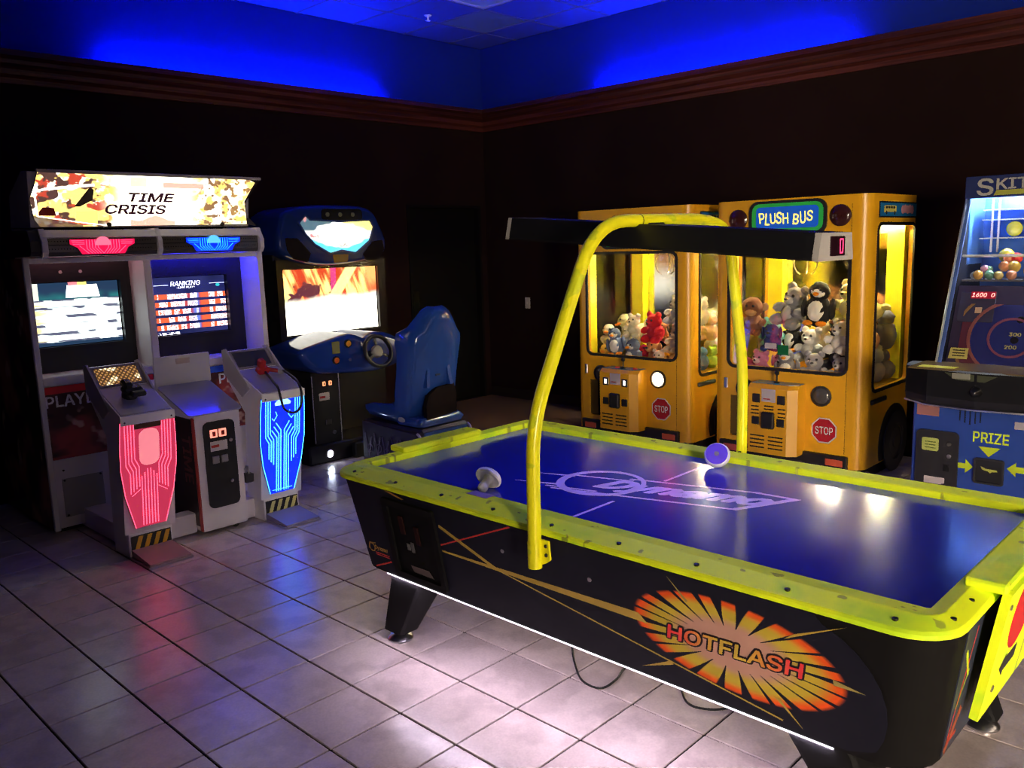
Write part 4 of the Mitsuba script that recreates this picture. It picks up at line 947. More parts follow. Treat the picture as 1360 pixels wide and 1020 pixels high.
# moulded topper
TY = 2.05
FT2 = FY(TY)
outline = np.array([[2.709, 1.892], [2.773, 2.014], [2.989, 2.060], [3.258, 2.067], [3.588, 2.044], [3.707, 1.887], [3.758, 1.750], [3.700, 1.639], [3.508, 1.605], [3.409, 1.590], [3.164, 1.578], [2.970, 1.600], [2.785, 1.651], [2.687, 1.726]])
op = Polygon(smooth_path(np.vstack([outline, outline[:1]]), 5)[:-1]).buffer(0)
BLU = (0.008, 0.024, 0.12)
def ringed(poly, offs, n=72):
    rings = []
    for o, w in offs:
        g = poly.buffer(o); g = max(getattr(g, 'geoms', [g]), key=lambda a: a.area)
        L = g.exterior; c = poly.centroid
        pts = []
        for a in np.linspace(0, 2 * np.pi, n, endpoint=False):
            hit = LineString([(c.x, c.y), (c.x + 3 * math.cos(a), c.y + 3 * math.sin(a))]).intersection(L)
            hs = [hit] if hit.geom_type == 'Point' else list(hit.geoms)
            p = max(hs, key=lambda h_: h_.distance(c) if h_.geom_type == 'Point' else 0)
            pts.append((p.x, p.y, w) if p.geom_type == 'Point' else (*p.coords[0], w))
        rings.append(np.array(pts))
    return rings
tp = put(rc, 'topper', FT2(loft(ringed(op, [(-0.03, -0.55), (0.0, -0.45), (0.0, -0.06), (-0.012, -0.02), (-0.04, 0.0)]))), 'gloss', BLU, smooth=50, label='dark blue moulded top shaped like a car front')
lit = np.array([[2.870, 1.920], [2.925, 1.973], [2.962, 1.940], [3.240, 1.926], [3.548, 1.938], [3.579, 1.885], [3.532, 1.776], [3.390, 1.680], [3.251, 1.705], [3.139, 1.681], [3.002, 1.755], [2.922, 1.838]])
lit = lit + np.array([0.02, 0.0])
def top_col(p, n, uv):
    u, v = uv.x, uv.y
    d = dr.sqrt(dr.square((u - 0.55) / 0.42) + dr.square((v - 0.52) / 0.36)) + 0.35 * (fbm(u * 8, v * 6, 1.0, 3) - 0.5)
    c = mix((2.4, 2.35, 2.05), (0.10, 0.95, 1.5), smoothstep(0.85, 1.05, d) * (1 - smoothstep(0.35, 0.45, v)))
    c = mix(c, (0.05, 0.16, 0.22), smoothstep(0.80, 0.95, d) * smoothstep(0.55, 0.65, v))
    c = mix(c, (0.9, 0.35, 0.33), smoothstep(0.60, 0.68, fbm(u * 14, v * 5, 4.0, 3)) * (1 - smoothstep(0.2, 0.34, u)))
    c = mix(c, (2.6, 1.9, 0.35), smoothstep(0.78, 0.86, d) * smoothstep(0.55, 0.7, v) * smoothstep(0.55, 0.7, u) * 0.8)
    return mix(c, (0.10, 0.08, 0.06), dr.select((dr.abs(u - 0.56) < 0.08) & (dr.abs(v - 0.20) < 0.055) & (noise(u * 60, v * 40) > 0.5), 0.8, 0.0))
q, uv = quad(FT2, lit, 0.006)
put(tp, 'lit_sign', q, 'gloss', (0.3, 0.3, 0.3), smooth=False, uv=uv, emit=top_col, pick=0.3, label='bright back-lit sign, white with a blue rim')
put(tp, 'sign_rim', FT2(ext(Polygon(lit).buffer(0.014).difference(Polygon(lit)), 0.0, 0.012)), 'gloss', (0.02, 0.05, 0.16), smooth=False)
lb = put(tp, 'lamp_bar', FT2(ext(rr(3.10, 3.50, 1.942, 2.034, 0.035), -0.01, 0.006)), 'gloss', (0.010, 0.012, 0.012), smooth=False)
for x in (3.155, 3.278, 3.403):
    put(lb, 'lamp', disc(FT2, x, 1.988, 0.018, 0.006, 0.012, 16), 'gloss', (0.16, 0.17, 0.10))
for a in ([(2.765, 1.795), (2.86, 1.79), (2.965, 1.68), (2.94, 1.625), (2.83, 1.65), (2.775, 1.715)], [(3.69, 1.765), (3.60, 1.755), (3.50, 1.66), (3.53, 1.622), (3.65, 1.632), (3.70, 1.70)]):
    put(tp, 'speaker', FT2(ext(Polygon(a).buffer(0.015).buffer(-0.004), -0.012, 0.004)), 'matte', (0.018, 0.014, 0.012), smooth=False)
put(tp, 'badge', FT2(ext(Point(3.262, 1.645).buffer(0.075).intersection(sbox(3.1, 1.60, 3.4, 1.665)), -0.015, 0.004)), 'gloss', (0.16, 0.07, 0.015), smooth=False)

# dashboard
dash = np.array([[2.592, 0.955], [2.786, 0.995], [2.930, 1.025], [3.060, 1.045], [3.141, 1.029], [3.215, 1.000], [3.295, 1.035], [3.452, 1.013], [3.577, 0.960], [3.690, 0.930], [3.705, 0.851], [3.600, 0.766], [3.410, 0.722], [3.207, 0.715], [2.930, 0.740], [2.767, 0.758], [2.654, 0.834], [2.595, 0.917]])
dp = Polygon(smooth_path(np.vstack([dash, dash[:1]]), 4)[:-1]).buffer(0)
FD2 = FY(1.70)
db = put(rc, 'dashboard', FD2(loft(ringed(dp, [(-0.02, -0.50), (0.0, -0.46), (0.0, -0.05), (-0.015, -0.012), (-0.05, 0.0)], 96))), 'gloss', (0.012, 0.036, 0.20), smooth=50, label='blue moulded dashboard')
for x, z, c in ((3.035, 0.968, (0.75, 0.32, 0.03)), (2.915, 0.848, (0.55, 0.13, 0.02))):
    b_ = put(db, 'button', disc(FD2, x, z, 0.034, -0.004, 0.010, 20), 'gloss', (0.02, 0.02, 0.02))
    put(b_, 'cap', disc(FD2, x, z, 0.023, 0.008, 0.018, 20), 'gloss', c)
put(db, 'card', FD2(bx(2.885, 2.955, 0.900, 0.995, -0.002, 0.004)), 'satin', (0.17, 0.16, 0.05), smooth=False)
put(db, 'key_switch', disc(FD2, 3.045, 0.838, 0.012, -0.002, 0.012, 14), 'metal', (0.6, 0.6, 0.65))
put(db, 'grip_lamp', FD2(bx(3.60, 3.665, 0.870, 0.925, -0.005, 0.014, 0.008)), 'gloss', (0.55, 0.14, 0.12))
# steering wheel, leaning back
wt = T().translate([3.235, 1.575, 0.895]).rotate([1, 0, 0], 72)
wh = put(rc, 'steering_wheel', trimesh.creation.torus(0.125, 0.017, major_sections=48, minor_sections=14), 'satin', (0.012, 0.012, 0.013), smooth=40, M=wt)
for a in (90, 210, 330):
    m = bx(0.03, 0.118, -0.012, 0.012, -0.012, -0.004, 0.003); m.apply_transform(trimesh.transformations.rotation_matrix(math.radians(a), (0, 0, 1)))
    put(wh, 'spoke', m, 'satin', (0.02, 0.02, 0.02), M=wt)
put(wh, 'hub', lathe([(0, -0.03), (0.05, -0.03), (0.05, -0.004), (0.042, 0.004), (0, 0.006)], 28), 'satin', (0.20, 0.18, 0.17), smooth=40, M=wt, label='grey wheel hub')
put(wh, 'shaft', lathe([(0, -0.14), (0.03, -0.14), (0.03, -0.03), (0, -0.03)], 20), 'satin', (0.012, 0.012, 0.013), smooth=40, M=wt)
# coin column and base
FCC = FY(1.88)
cc = put(rc, 'coin_column', bx(2.795, 3.05, 1.88, RY + 0.02, 0.155, 0.745, 0.006), 'satin', (0.010, 0.010, 0.012), label='black coin column')
for x in (2.795, 3.048):
    put(cc, 'chrome_edge', FCC(bx(x - 0.004, x + 0.004, 0.17, 0.72, 0.0, 0.006, 0.002)), 'metal', (0.7, 0.7, 0.72))
for x in (2.905, 2.965):
    put(cc, 'coin_button', FCC(bx(x - 0.014, x + 0.014, 0.628, 0.664, 0.0, 0.010, 0.003)), 'gloss', (0.5, 0.2, 0.1), emit=(1.3, 0.50, 0.22), label='lit orange coin button')
    put(cc, 'coin_mark', FCC(bx(x - 0.005, x + 0.005, 0.638, 0.654, 0.010, 0.011)), 'satin', (0.05, 0.02, 0.01), smooth=False)
put(cc, 'notice', FCC(bx(2.855, 2.952, 0.512, 0.574, 0.0, 0.002)), 'matte', (0.42, 0.38, 0.40), smooth=False)
put(cc, 'notice_mark', FCC(bx(2.860, 2.912, 0.530, 0.548, 0.002, 0.0025)), 'matte', (0.40, 0.04, 0.04), smooth=False)
put(cc, 'coin_return', FCC(rr and bx(2.90, 2.955, 0.310, 0.352, 0.0, 0.012, 0.004)), 'metal', (0.28, 0.26, 0.25))
put(cc, 'lock', disc(FCC, 2.975, 0.24, 0.016, 0.0, 0.018, 16), 'metal', (0.42, 0.40, 0.40))
bb = put(rc, 'base', bx(2.72, 3.80, 1.86, RY + 0.6, 0.0, 0.155, 0.012), 'satin', (0.011, 0.011, 0.013))
FBB = FY(1.86)
lm = put(bb, 'floor_lamp', disc(FBB, 2.905, 0.074, 0.036, 0.0, 0.012, 24), 'satin', (0.3, 0.3, 0.3))
q = lathe([(0, 0.0135), (0.028, 0.0125)], 24); q.apply_translation((2.905, 0.074, 0.0)); q = FBB(q)
if q.face_normals[0][1] > 0:
    q.invert()
put(lm, 'lens', q, 'matte', (0.8, 0.8, 0.8), smooth=False, emit=(30.0, 34.0, 41.0), pick=0.2, label='glaring round white lens')
put(rc, 'pedal_box', bx(3.12, 3.50, 1.80, 1.86, 0.0, 0.13, 0.01), 'satin', (0.012, 0.012, 0.012))

# ---- seat unit
st = thing('driver_chair', 'blue plastic bucket chair on a low decorated base in front of the racing game', 'chair')
SB0 = put(st, 'base', bx(3.00, 3.47, 0.80, 1.52, 0.03, 0.385, 0.02), 'satin', (0.016, 0.014, 0.022))
FSL = Fr((3.0, 0, 0), (0, -1, 0), (0, 0, 1))
put(SB0, 'side_board', FSL(ext(Polygon([(-1.51, 0.06), (-0.85, 0.06), (-0.815, 0.20), (-0.85, 0.345), (-1.51, 0.375)]), 0.0, 0.008)), 'satin', (0.035, 0.026, 0.060), smooth=False, label='violet-black side with chrome ornament')
orn = []
for a, b in ((-1.47, 0.11), (-1.36, 0.12), (-1.26, 0.10), (-1.15, 0.12), (-1.04, 0.11)):
    orn.append(ext(LineString([(a, b + 0.17), (a + 0.035, b), (a + 0.075, b + 0.15)]).buffer(0.006), 0.008, 0.012)); orn.append(ext(Point(a + 0.05, b + 0.06).buffer(0.035).difference(Point(a + 0.05, b + 0.06).buffer(0.026)), 0.008, 0.012))
labels[put(SB0, 'ornament', [FSL(m) for m in orn], 'metal', (0.22, 0.17, 0.30), smooth=False)] = {'label': 'tangled metal ornament', 'kind': 'stuff'}
put(SB0, 'foot_board', FSL(bx(-1.50, -1.12, 0.03, 0.085, 0.008, 0.02, 0.004)), 'satin', (0.16, 0.055, 0.025))
rail_ = [tube(fillet([(2.985, 0.83, 0.36), (2.985, 0.79, 0.33), (2.985, 0.79, 0.10)], 0.04), 0.010, 10), tube(fillet([(3.485, 0.83, 0.36), (3.485, 0.79, 0.33), (3.485, 0.79, 0.10)], 0.04), 0.010, 10)]
for m in rail_:
    put(SB0, 'chrome_corner', m, 'metal', (0.85, 0.82, 0.80), smooth=40)
FBK = FY(0.80)
bp = put(SB0, 'back_board', FBK(bx(3.02, 3.45, 0.09, 0.36, 0.0, 0.006, 0.003)), 'gloss', (0.016, 0.06, 0.16))
for x, z, r_ in ((3.10, 0.27, 0.05), (3.23, 0.20, 0.035), (3.37, 0.26, 0.055)):
    put(bp, 'ring', FBK(ext(Point(x, z).buffer(r_).difference(Point(x, z).buffer(r_ - 0.012)), 0.006, 0.012)), 'gloss', (0.04, 0.14, 0.30), smooth=False)
put(bp, 'lamp', FBK(bx(3.28, 3.35, 0.25, 0.30, 0.006, 0.014, 0.004)), 'gloss', (0.25, 0.28, 0.25))
# bucket shell: cross-sections from the front lip of the pan up to the head
BLS = (0.014, 0.055, 0.245)
def sec(y, z, ny, nz, w, side, thick, lift=0.0):
    """closed section across x at (y, z); (ny, nz) points to the sitter"""
    c = 3.235; out = []
    prof_in = [(-w, side), (-w * 0.90, side * 0.85), (-w * 0.62, side * 0.12), (-w * 0.3, 0.0), (0, 0), (w * 0.3, 0.0), (w * 0.62, side * 0.12), (w * 0.90, side * 0.85), (w, side)]
    prof_out = [(w * 1.06, side * 0.9), (w * 1.04, 0.0), (w * 0.85, -thick), (w * 0.4, -thick * 1.25), (0, -thick * 1.3), (-w * 0.4, -thick * 1.25), (-w * 0.85, -thick), (-w * 1.04, 0.0), (-w * 1.06, side * 0.9)]
    for a, d_ in prof_in + prof_out:
        out.append((c + a, y + ny * d_, z + nz * d_))
    return np.array(out)
def nrm(a):
    a = math.radians(a); return math.cos(a), math.sin(a)     # angle of the sitter-side normal in the (y, z) plane
secs = [sec(1.50, 0.470, *nrm(95), 0.200, 0.03, 0.05), sec(1.40, 0.470, *nrm(93), 0.215, 0.06, 0.055), sec(1.22, 0.455, *nrm(85), 0.225, 0.085, 0.055), sec(1.06, 0.450, *nrm(72), 0.232, 0.11, 0.05),
        sec(0.985, 0.510, *nrm(40), 0.236, 0.13, 0.05), sec(0.955, 0.62, *nrm(14), 0.236, 0.13, 0.05), sec(0.930, 0.78, *nrm(9), 0.236, 0.12, 0.055), sec(0.905, 0.93, *nrm(8), 0.240, 0.125, 0.06), sec(0.893, 1.00, *nrm(8), 0.246, 0.150, 0.062),
        sec(0.883, 1.065, *nrm(8), 0.238, 0.150, 0.065), sec(0.875, 1.115, *nrm(9), 0.190, 0.085, 0.065), sec(0.862, 1.19, *nrm(9), 0.140, 0.06, 0.06), sec(0.855, 1.245, *nrm(10), 0.105, 0.04, 0.05), sec(0.853, 1.272, *nrm(10), 0.070, 0.02, 0.03)]
put(st, 'shell', loft(secs), 'gloss', BLS, smooth=45, label='blue bucket shell')
FBS = Fr((3.235, 0.826, 0.40), (1, 0, 0), np.array([0, 0.10, 1.0]) / math.hypot(0.10, 1.0))
put(st, 'back_rib', [FBS(ext(Polygon([(-0.13, 0.28), (-0.10, 0.28), (-0.045, 0.75), (-0.062, 0.76)]), -0.03, 0.016)), FBS(ext(Polygon([(0.13, 0.28), (0.10, 0.28), (0.045, 0.75), (0.062, 0.76)]), -0.03, 0.016))], 'gloss', BLS, smooth=False)
ins = put(st, 'back_recess', FBS(ext(Polygon([(-0.150, 0.045), (0.140, 0.070), (0.155, 0.22), (0.140, 0.285), (-0.02, 0.272), (-0.115, 0.225), (-0.150, 0.14)]), -0.03, 0.010)), 'matte', (0.012, 0.009, 0.009), smooth=False, label='dark opening low in the seat back')
put(st, 'back_label', FBS(bx(-0.020, 0.022, 0.530, 0.565, 0.004, 0.010)), 'satin', (0.40, 0.42, 0.48), smooth=False, label='small white label')
put(st, 'back_slot', [FBS(bx(-0.05, 0.05, 0.395, 0.400, 0.002, 0.008)), FBS(bx(-0.025, 0.015, 0.36, 0.372, 0.002, 0.010))], 'satin', (0.01, 0.02, 0.06), smooth=False)
put(st, 'side_badge', mv(ell((0, 0, 0), (0.006, 0.042, 0.020), 2), 2.997, 1.02, 0.44), 'gloss', (0.34, 0.34, 0.36))
put(st, 'skirt', loft([rect_ring(3.02, 3.45, 0.83, 1.12, 0.395, 0.05), rect_ring(3.00, 3.47, 0.815, 1.12, 0.425, 0.06), rect_ring(3.03, 3.44, 0.835, 1.10, 0.46, 0.05)]), 'gloss', BLS, smooth=40)
put(st, 'pedestal', bx(3.10, 3.37, 0.92, 1.38, 0.38, 0.43, 0.01), 'satin', (0.012, 0.012, 0.014))

# ================================================================== claw machines
XC = 4.80
HW, DP, HT = 0.575, 0.89, 1.962
# ---- soft toys, shared by both machines
def blob(parts, res=20):
    ms = []
    for c, r in parts:
        sph = m3d.Manifold.sphere(1.0, res * 2).scale(list(r) if np.ndim(r) else [r] * 3).translate(list(c)); ms.append(sph)
    m = man(m3d.Manifold.batch_boolean(ms, m3d.OpType.Add))
    v = np.array(m.vertices); nz = (meshkit.fbm(v * 38.0 + 3.0, 3, 5) - 0.5) * 0.014 + (meshkit.noise(v * 230.0, 9) - 0.5) * 0.0055
    m.vertices = v + m.vertex_normals * nz[:, None]
    return m
PRIMS = {}
def toy_parts(kind):
    """[(part, mesh, tone)], sitting toy about 0.22 m tall, facing +x, foot at z = 0"""
    eye = lambda x, y, z, r=0.008: [('eye', ell((x, y, z), r, 1), 'black'), ('eye', ell((x, -y, z), r, 1), 'black')]
    if kind == 'bear':
        b = PRIMS[kind] = [((0, 0, 0.065), (0.062, 0.066, 0.068)), ((0.005, 0, 0.155), (0.054, 0.058, 0.052)), ((0.055, 0.05, 0.03), (0.05, 0.03, 0.03)), ((0.055, -0.05, 0.03), (0.05, 0.03, 0.03)), ((0.035, 0.068, 0.09), (0.042, 0.024, 0.026)), ((0.035, -0.068, 0.09), (0.042, 0.024, 0.026)), ((-0.005, 0.045, 0.200), 0.022), ((-0.005, -0.045, 0.200), 0.022)]
        return [('body', blob(b), 'main'), ('muzzle', ell((0.052, 0, 0.143), (0.024, 0.027, 0.021)), 'pale'), ('nose', ell((0.076, 0, 0.150), (0.008, 0.010, 0.007), 1), 'black'), ('belly', ell((0.030, 0, 0.066), (0.040, 0.044, 0.046)), 'pale')] + eye(0.052, 0.024, 0.170)
    if kind == 'penguin':
        b = PRIMS[kind] = [((0, 0, 0.075), (0.062, 0.066, 0.085)), ((0.004, 0, 0.178), (0.050, 0.053, 0.050)), ((0.0, 0.074, 0.09), (0.028, 0.016, 0.056)), ((0.0, -0.074, 0.09), (0.028, 0.016, 0.056))]
        return [('body', blob(b), 'main'), ('belly', ell((0.020, 0, 0.075), (0.050, 0.050, 0.068)), 'pale'), ('face', ell((0.022, 0, 0.176), (0.036, 0.042, 0.034)), 'pale'), ('beak', ell((0.062, 0, 0.168), (0.024, 0.015, 0.010)), 'accent'), ('foot', ell((0.045, 0.035, 0.012), (0.042, 0.026, 0.014)), 'accent'), ('foot', ell((0.045, -0.035, 0.012), (0.042, 0.026, 0.014)), 'accent')] + eye(0.050, 0.020, 0.190)
    if kind == 'duck':
        b = PRIMS[kind] = [((0, 0, 0.06), (0.078, 0.064, 0.060)), ((0.030, 0, 0.150), (0.050, 0.050, 0.050)), ((-0.085, 0, 0.085), (0.030, 0.024, 0.020)), ((0.0, 0.060, 0.07), (0.050, 0.020, 0.034)), ((0.0, -0.060, 0.07), (0.050, 0.020, 0.034))]
        return [('body', blob(b), 'main'), ('beak', ell((0.086, 0, 0.140), (0.026, 0.024, 0.010)), 'accent')] + eye(0.070, 0.024, 0.165)
    if kind == 'dog':
        b = PRIMS[kind] = [((0, 0, 0.06), (0.068, 0.062, 0.062)), ((0.030, 0, 0.145), (0.055, 0.056, 0.050)), ((0.062, 0.042, 0.022), (0.048, 0.026, 0.024)), ((0.062, -0.042, 0.022), (0.048, 0.026, 0.024)), ((0.082, 0, 0.128), (0.030, 0.030, 0.024))]
        return [('body', blob(b), 'main'), ('ear', ell((0.020, 0.064, 0.135), (0.022, 0.012, 0.042)), 'accent'), ('ear', ell((0.020, -0.064, 0.135), (0.022, 0.012, 0.042)), 'accent'), ('nose', ell((0.112, 0, 0.138), (0.010, 0.012, 0.009), 1), 'black')] + eye(0.074, 0.024, 0.162)
    if kind == 'monkey':
        b = PRIMS[kind] = [((0, 0, 0.06), (0.056, 0.056, 0.066)), ((0.008, 0, 0.165), (0.062, 0.064, 0.062)), ((0.03, 0.062, 0.075), (0.058, 0.018, 0.020)), ((0.03, -0.062, 0.075), (0.058, 0.018, 0.020)), ((0.06, 0.036, 0.02), (0.052, 0.020, 0.020)), ((0.06, -0.036, 0.02), (0.052, 0.020, 0.020))]
        return [('body', blob(b), 'main'), ('ear', ell((0.0, 0.072, 0.168), (0.012, 0.024, 0.026)), 'pale'), ('ear', ell((0.0, -0.072, 0.168), (0.012, 0.024, 0.026)), 'pale'), ('muzzle', ell((0.050, 0, 0.146), (0.028, 0.038, 0.026)), 'pale')] + eye(0.064, 0.020, 0.186)
    if kind == 'bird':   # long-necked
        b = PRIMS[kind] = [((0, 0, 0.07), (0.070, 0.060, 0.066)), ((0.030, 0, 0.135), (0.026, 0.026, 0.060)), ((0.040, 0, 0.195), (0.036, 0.034, 0.034)), ((-0.01, 0.062, 0.075), (0.048, 0.018, 0.040)), ((-0.01, -0.062, 0.075), (0.048, 0.018, 0.040))]
        return [('body', blob(b), 'main'), ('beak', ell((0.082, 0, 0.186), (0.026, 0.014, 0.012)), 'accent')] + eye(0.062, 0.018, 0.206)
def soften(m):
    v = np.array(m.vertices); m.vertices = v + m.vertex_normals * ((meshkit.noise(v * 230.0, 4) - 0.5) * 0.004)[:, None]; return m
PROTO = {k: [(n, m if t_ == 'black' or n == 'body' else soften(m), t_) for n, m, t_ in toy_parts(k)] for k in ('bear', 'penguin', 'duck', 'dog', 'monkey', 'bird')}
EYEC = (0.008, 0.008, 0.009)
PLY = {}
def toy(kind, cols, pos, yaw, pitch=0, roll=0, size=1.0, label='', group=None):
    HEAP.append(dict(kind=kind, cols=cols, pos=np.array(pos, float), R=T().rotate([0, 0, 1], yaw).rotate([0, 1, 0], pitch).rotate([1, 0, 0], roll).scale(size), label=label, group=group))
HEAP = []
def cols(main, pale=(0.62, 0.58, 0.48), accent=(0.70, 0.24, 0.02)):
    return dict(main=main, pale=pale, accent=accent)
CREAM, WHT2, GREY, LGREY, BLUEG = (0.66, 0.62, 0.42), (0.66, 0.65, 0.60), (0.20, 0.20, 0.21), (0.40, 0.40, 0.39), (0.10, 0.14, 0.24)
REDT, TAN, BRN, BLKT, PINK, AQUA, NAVYT, LIME = (0.50, 0.018, 0.022), (0.50, 0.30, 0.14), (0.17, 0.07, 0.03), (0.014, 0.014, 0.016), (0.50, 0.07, 0.17), (0.16, 0.50, 0.45), (0.02, 0.035, 0.16), (0.25, 0.42, 0.06)

def cross(shape):
    return m3d.CrossSection([[tuple(p) for p in shape.exterior.coords[:-1]]], m3d.FillRule.NonZero)

def claw_machine(yc, side, label):
    right = side == 'right'
    t = thing('claw_machine', label, 'claw machine')
    W = lambda m: mv(m, XC, yc, 0)                    # local (depth, lateral, z) -> world
    B = lambda a0, a1, u0, u1, z0, z1, b=0.0: W(bx(a0, a1, -u1, -u0, z0, z1, b))
    FL_ = FX(XC, yc)                                  # u = lateral to the right, v = z, w = out of the front
    FSR = Fr((XC, yc - HW, 0), (1, 0, 0), (0, 0, 1))  # right side: u = depth
    FSLt = Fr((XC, yc + HW, 0), (-1, 0, 0), (0, 0, 1))
    # shell: rounded box, hollow above the deck, windows cut in front and sides
    out = cross(rr(0.0, DP, -HW, HW, 0.085, 5)).extrude(HT - 0.10).translate([0, 0, 0.10])
    inn = cross(rr(0.035, DP - 0.02, -HW + 0.035, HW - 0.035, 0.06, 5)).extrude(1.20).translate([0, 0, 0.625])
    body = out - inn
    wf = (-0.435, 0.440, 0.765, 1.600)
    def cut(frame, shape, d0=-0.12, d1=0.05):
        m = frame.m.copy(); m[:3, 3] -= (XC, yc, 0)
        return cross(shape).extrude(d1 - d0).translate([0, 0, d0]).transform(m[:3])
    fpts, spts = rr(*wf, 0.045, 5), rr(0.135, 0.800, 0.640, 1.755, 0.045, 5)
    spl = rr(-0.800, -0.135, 0.640, 1.755, 0.045, 5)
    body = body - cut(FL_, fpts) - cut(FSR, spts) - cut(FSLt, spl) - cut(FL_, sbox(-0.425, 0.225, -0.205, 0.535), -0.03, 0.05)
    bm = W(man(body))
    put(t, 'cabinet', bm, 'bus_yellow', smooth=30, label='orange-yellow cabinet shaped like a school bus')
    # window rubber and panes
    for fr, g, n in ((FL_, fpts, 'front'), (FSR, spts, 'side'), (FSLt, spl, 'side')):
        wfr = put(t, 'window_frame', fr(ext(g.buffer(0.020).difference(g.buffer(-0.002)), -0.004, 0.008)), 'satin', (0.010, 0.009, 0.009), label='black rubber window frame')
        q, _ = quad(fr, list(g.exterior.coords)[:-1], -0.012)
        put(t, 'window_pane', q, 'pane', smooth=False, label='clear window pane')
    # inside: deck, back mirror, corner posts, ceiling, lamp
    put(t, 'deck', B(0.04, DP - 0.03, -HW + 0.04, HW - 0.04, 0.626, 0.640), 'satin', (0.32, 0.20, 0.02), smooth=False)
    put(t, 'back_mirror', B(DP - 0.038, DP - 0.030, -HW + 0.10, HW - 0.10, 0.70, 1.70), 'mirror', smooth=False, label='mirror at the back')
    for a, u in ((DP - 0.085, HW - 0.11), (DP - 0.085, -HW + 0.11), (0.082, HW - 0.075), (0.082, -HW + 0.075)):
        put(t, 'corner_post', B(a - 0.045, a + 0.045, u - 0.060, u + 0.060, 0.64, 1.82), 'satin', (0.72, 0.62, 0.012), smooth=False, label='bright yellow inner corner post')
    put(t, 'lamp', W(tube([(0.65, -0.50, 1.768), (0.65, 0.0, 1.768)], 0.016, 10)), 'matte', (0.8, 0.8, 0.7), emit=L_CLAW, pick=1.0, label='fluorescent tube under the roof')
    put(t, 'lamp_base', B(0.62, 0.68, -0.02, 0.52, 1.795, 1.822), 'satin', (0.75, 0.74, 0.66), smooth=False)
    # claw on its carriage
    cu = -0.05 if right else 0.08
    gy, gxx = -cu, 0.42
    put(t, 'gantry', [B(0.10, 0.60, -0.43, -0.41, 1.735, 1.755), B(0.10, 0.60, 0.41, 0.43, 1.735, 1.755), B(gxx - 0.025, gxx + 0.025, -0.42, 0.42, 1.755, 1.775), B(gxx - 0.06, gxx + 0.06, cu - 0.06, cu + 0.06, 1.715, 1.790)], 'metal', (0.42, 0.40, 0.36), smooth=False)
    ck = put(t, 'claw', W(mv(lathe([(0, 0.17), (0.014, 0.17), (0.014, 0.11), (0.030, 0.10), (0.032, 0.05), (0.020, 0.04), (0, 0.04)], 20), gxx, gy, 1.545)), 'metal', (0.75, 0.68, 0.50), smooth=40, label='metal claw')
    for a in (20, 140, 260):
        d_ = np.array([math.cos(math.radians(a)), math.sin(math.radians(a)), 0])
        pts = [np.array([gxx, gy, 1.595]) + d_ * r_ + np.array([0, 0, z_]) for r_, z_ in ((0.02, 0.0), (0.075, -0.015), (0.095, -0.085), (0.075, -0.15), (0.045, -0.175))]
        put(ck, 'prong', W(tube(smooth_path(pts, 6), 0.005, 8)), 'metal', (0.35, 0.32, 0.27), smooth=40)
    put(t, 'coil_cable', W(tube([np.array([gxx + 0.02 * math.cos(q_), gy + 0.02 * math.sin(q_), 1.72 - 0.004 * q_ * 0.6]) for q_ in np.linspace(0, 26, 70)], 0.003, 6)), 'satin', (0.02, 0.02, 0.02), smooth=40)
    # chute wall of clear plastic at the left
    put(t, 'chute_wall', B(0.56, 0.745, -0.312, -0.306, 0.64, 1.06), 'pane', smooth=False)
    put(t, 'chute_wall', B(0.56, 0.566, -0.50, -0.313, 0.64, 1.06), 'pane', smooth=False)
    # roof sign between two lenses
    dz = 0.0 if right else -0.072
    FLs = FX(XC, yc, dz)
    sg = put(t, 'roof_sign', FLs(ext(rr(-0.285, 0.285, 1.712, 1.948, 0.07), 0.0, 0.016)), 'satin', (0.014, 0.014, 0.016), smooth=False, label='lit roof sign with a green border')
    q, _ = quad(FLs, list(rr(-0.262, 0.262, 1.732, 1.930, 0.055).exterior.coords)[:-1], 0.0165)
    put(sg, 'border', q, 'gloss', (0.02, 0.24, 0.05), smooth=False, emit=(0.008, 0.11, 0.016))
    q, _ = quad(FLs, list(rr(-0.230, 0.230, 1.757, 1.906, 0.03).exterior.coords)[:-1], 0.0172)
    put(sg, 'field', q, 'gloss', (0.01, 0.06, 0.32), smooth=False, emit=(0.006, 0.050, 0.26))
    if right:
        ltr = []
        word = 'PLUSH BUS'
        xs = [-0.196, -0.152, -0.112, -0.066, -0.018, None, 0.058, 0.108, 0.158]
        for i, (ch, x_) in enumerate(zip(word, xs)):
            if ch != ' ':
                m = text(ch, 0.074 + 0.010 * ((i * 3) % 2), 0.042 if ch not in 'L' else 0.036, 0.003)
                m.apply_transform(trimesh.transformations.rotation_matrix(math.radians((6, -3, 4, -4, 3, 0, -4, 3, -6)[i]), (0, 0, 1)))
                ltr.append((mv(m, x_ + 0.012, 1.826 + (0.006, -0.004, 0.0, 0.004, -0.002, 0, -0.010, 0.0, 0.010)[i], 0.0175), ch, i))
        put(sg, 'lettering', [FLs(m) for m, c_, i in ltr], 'matte', (0.8, 0.6, 0.2), smooth=False, emit=(0.92, 0.66, 0.17), label='yellow words PLUSH BUS')
    else:
        for w_, u_, wd_ in (('PLUSH', -0.085, 0.23), ('BUS', 0.125, 0.14)):
            put(sg, 'lettering', FLs(mv(text(w_, 0.062, wd_, 0.003), u_, 1.826, 0.0175)), 'matte', (0.8, 0.6, 0.2), smooth=False, emit=(0.92, 0.66, 0.17))
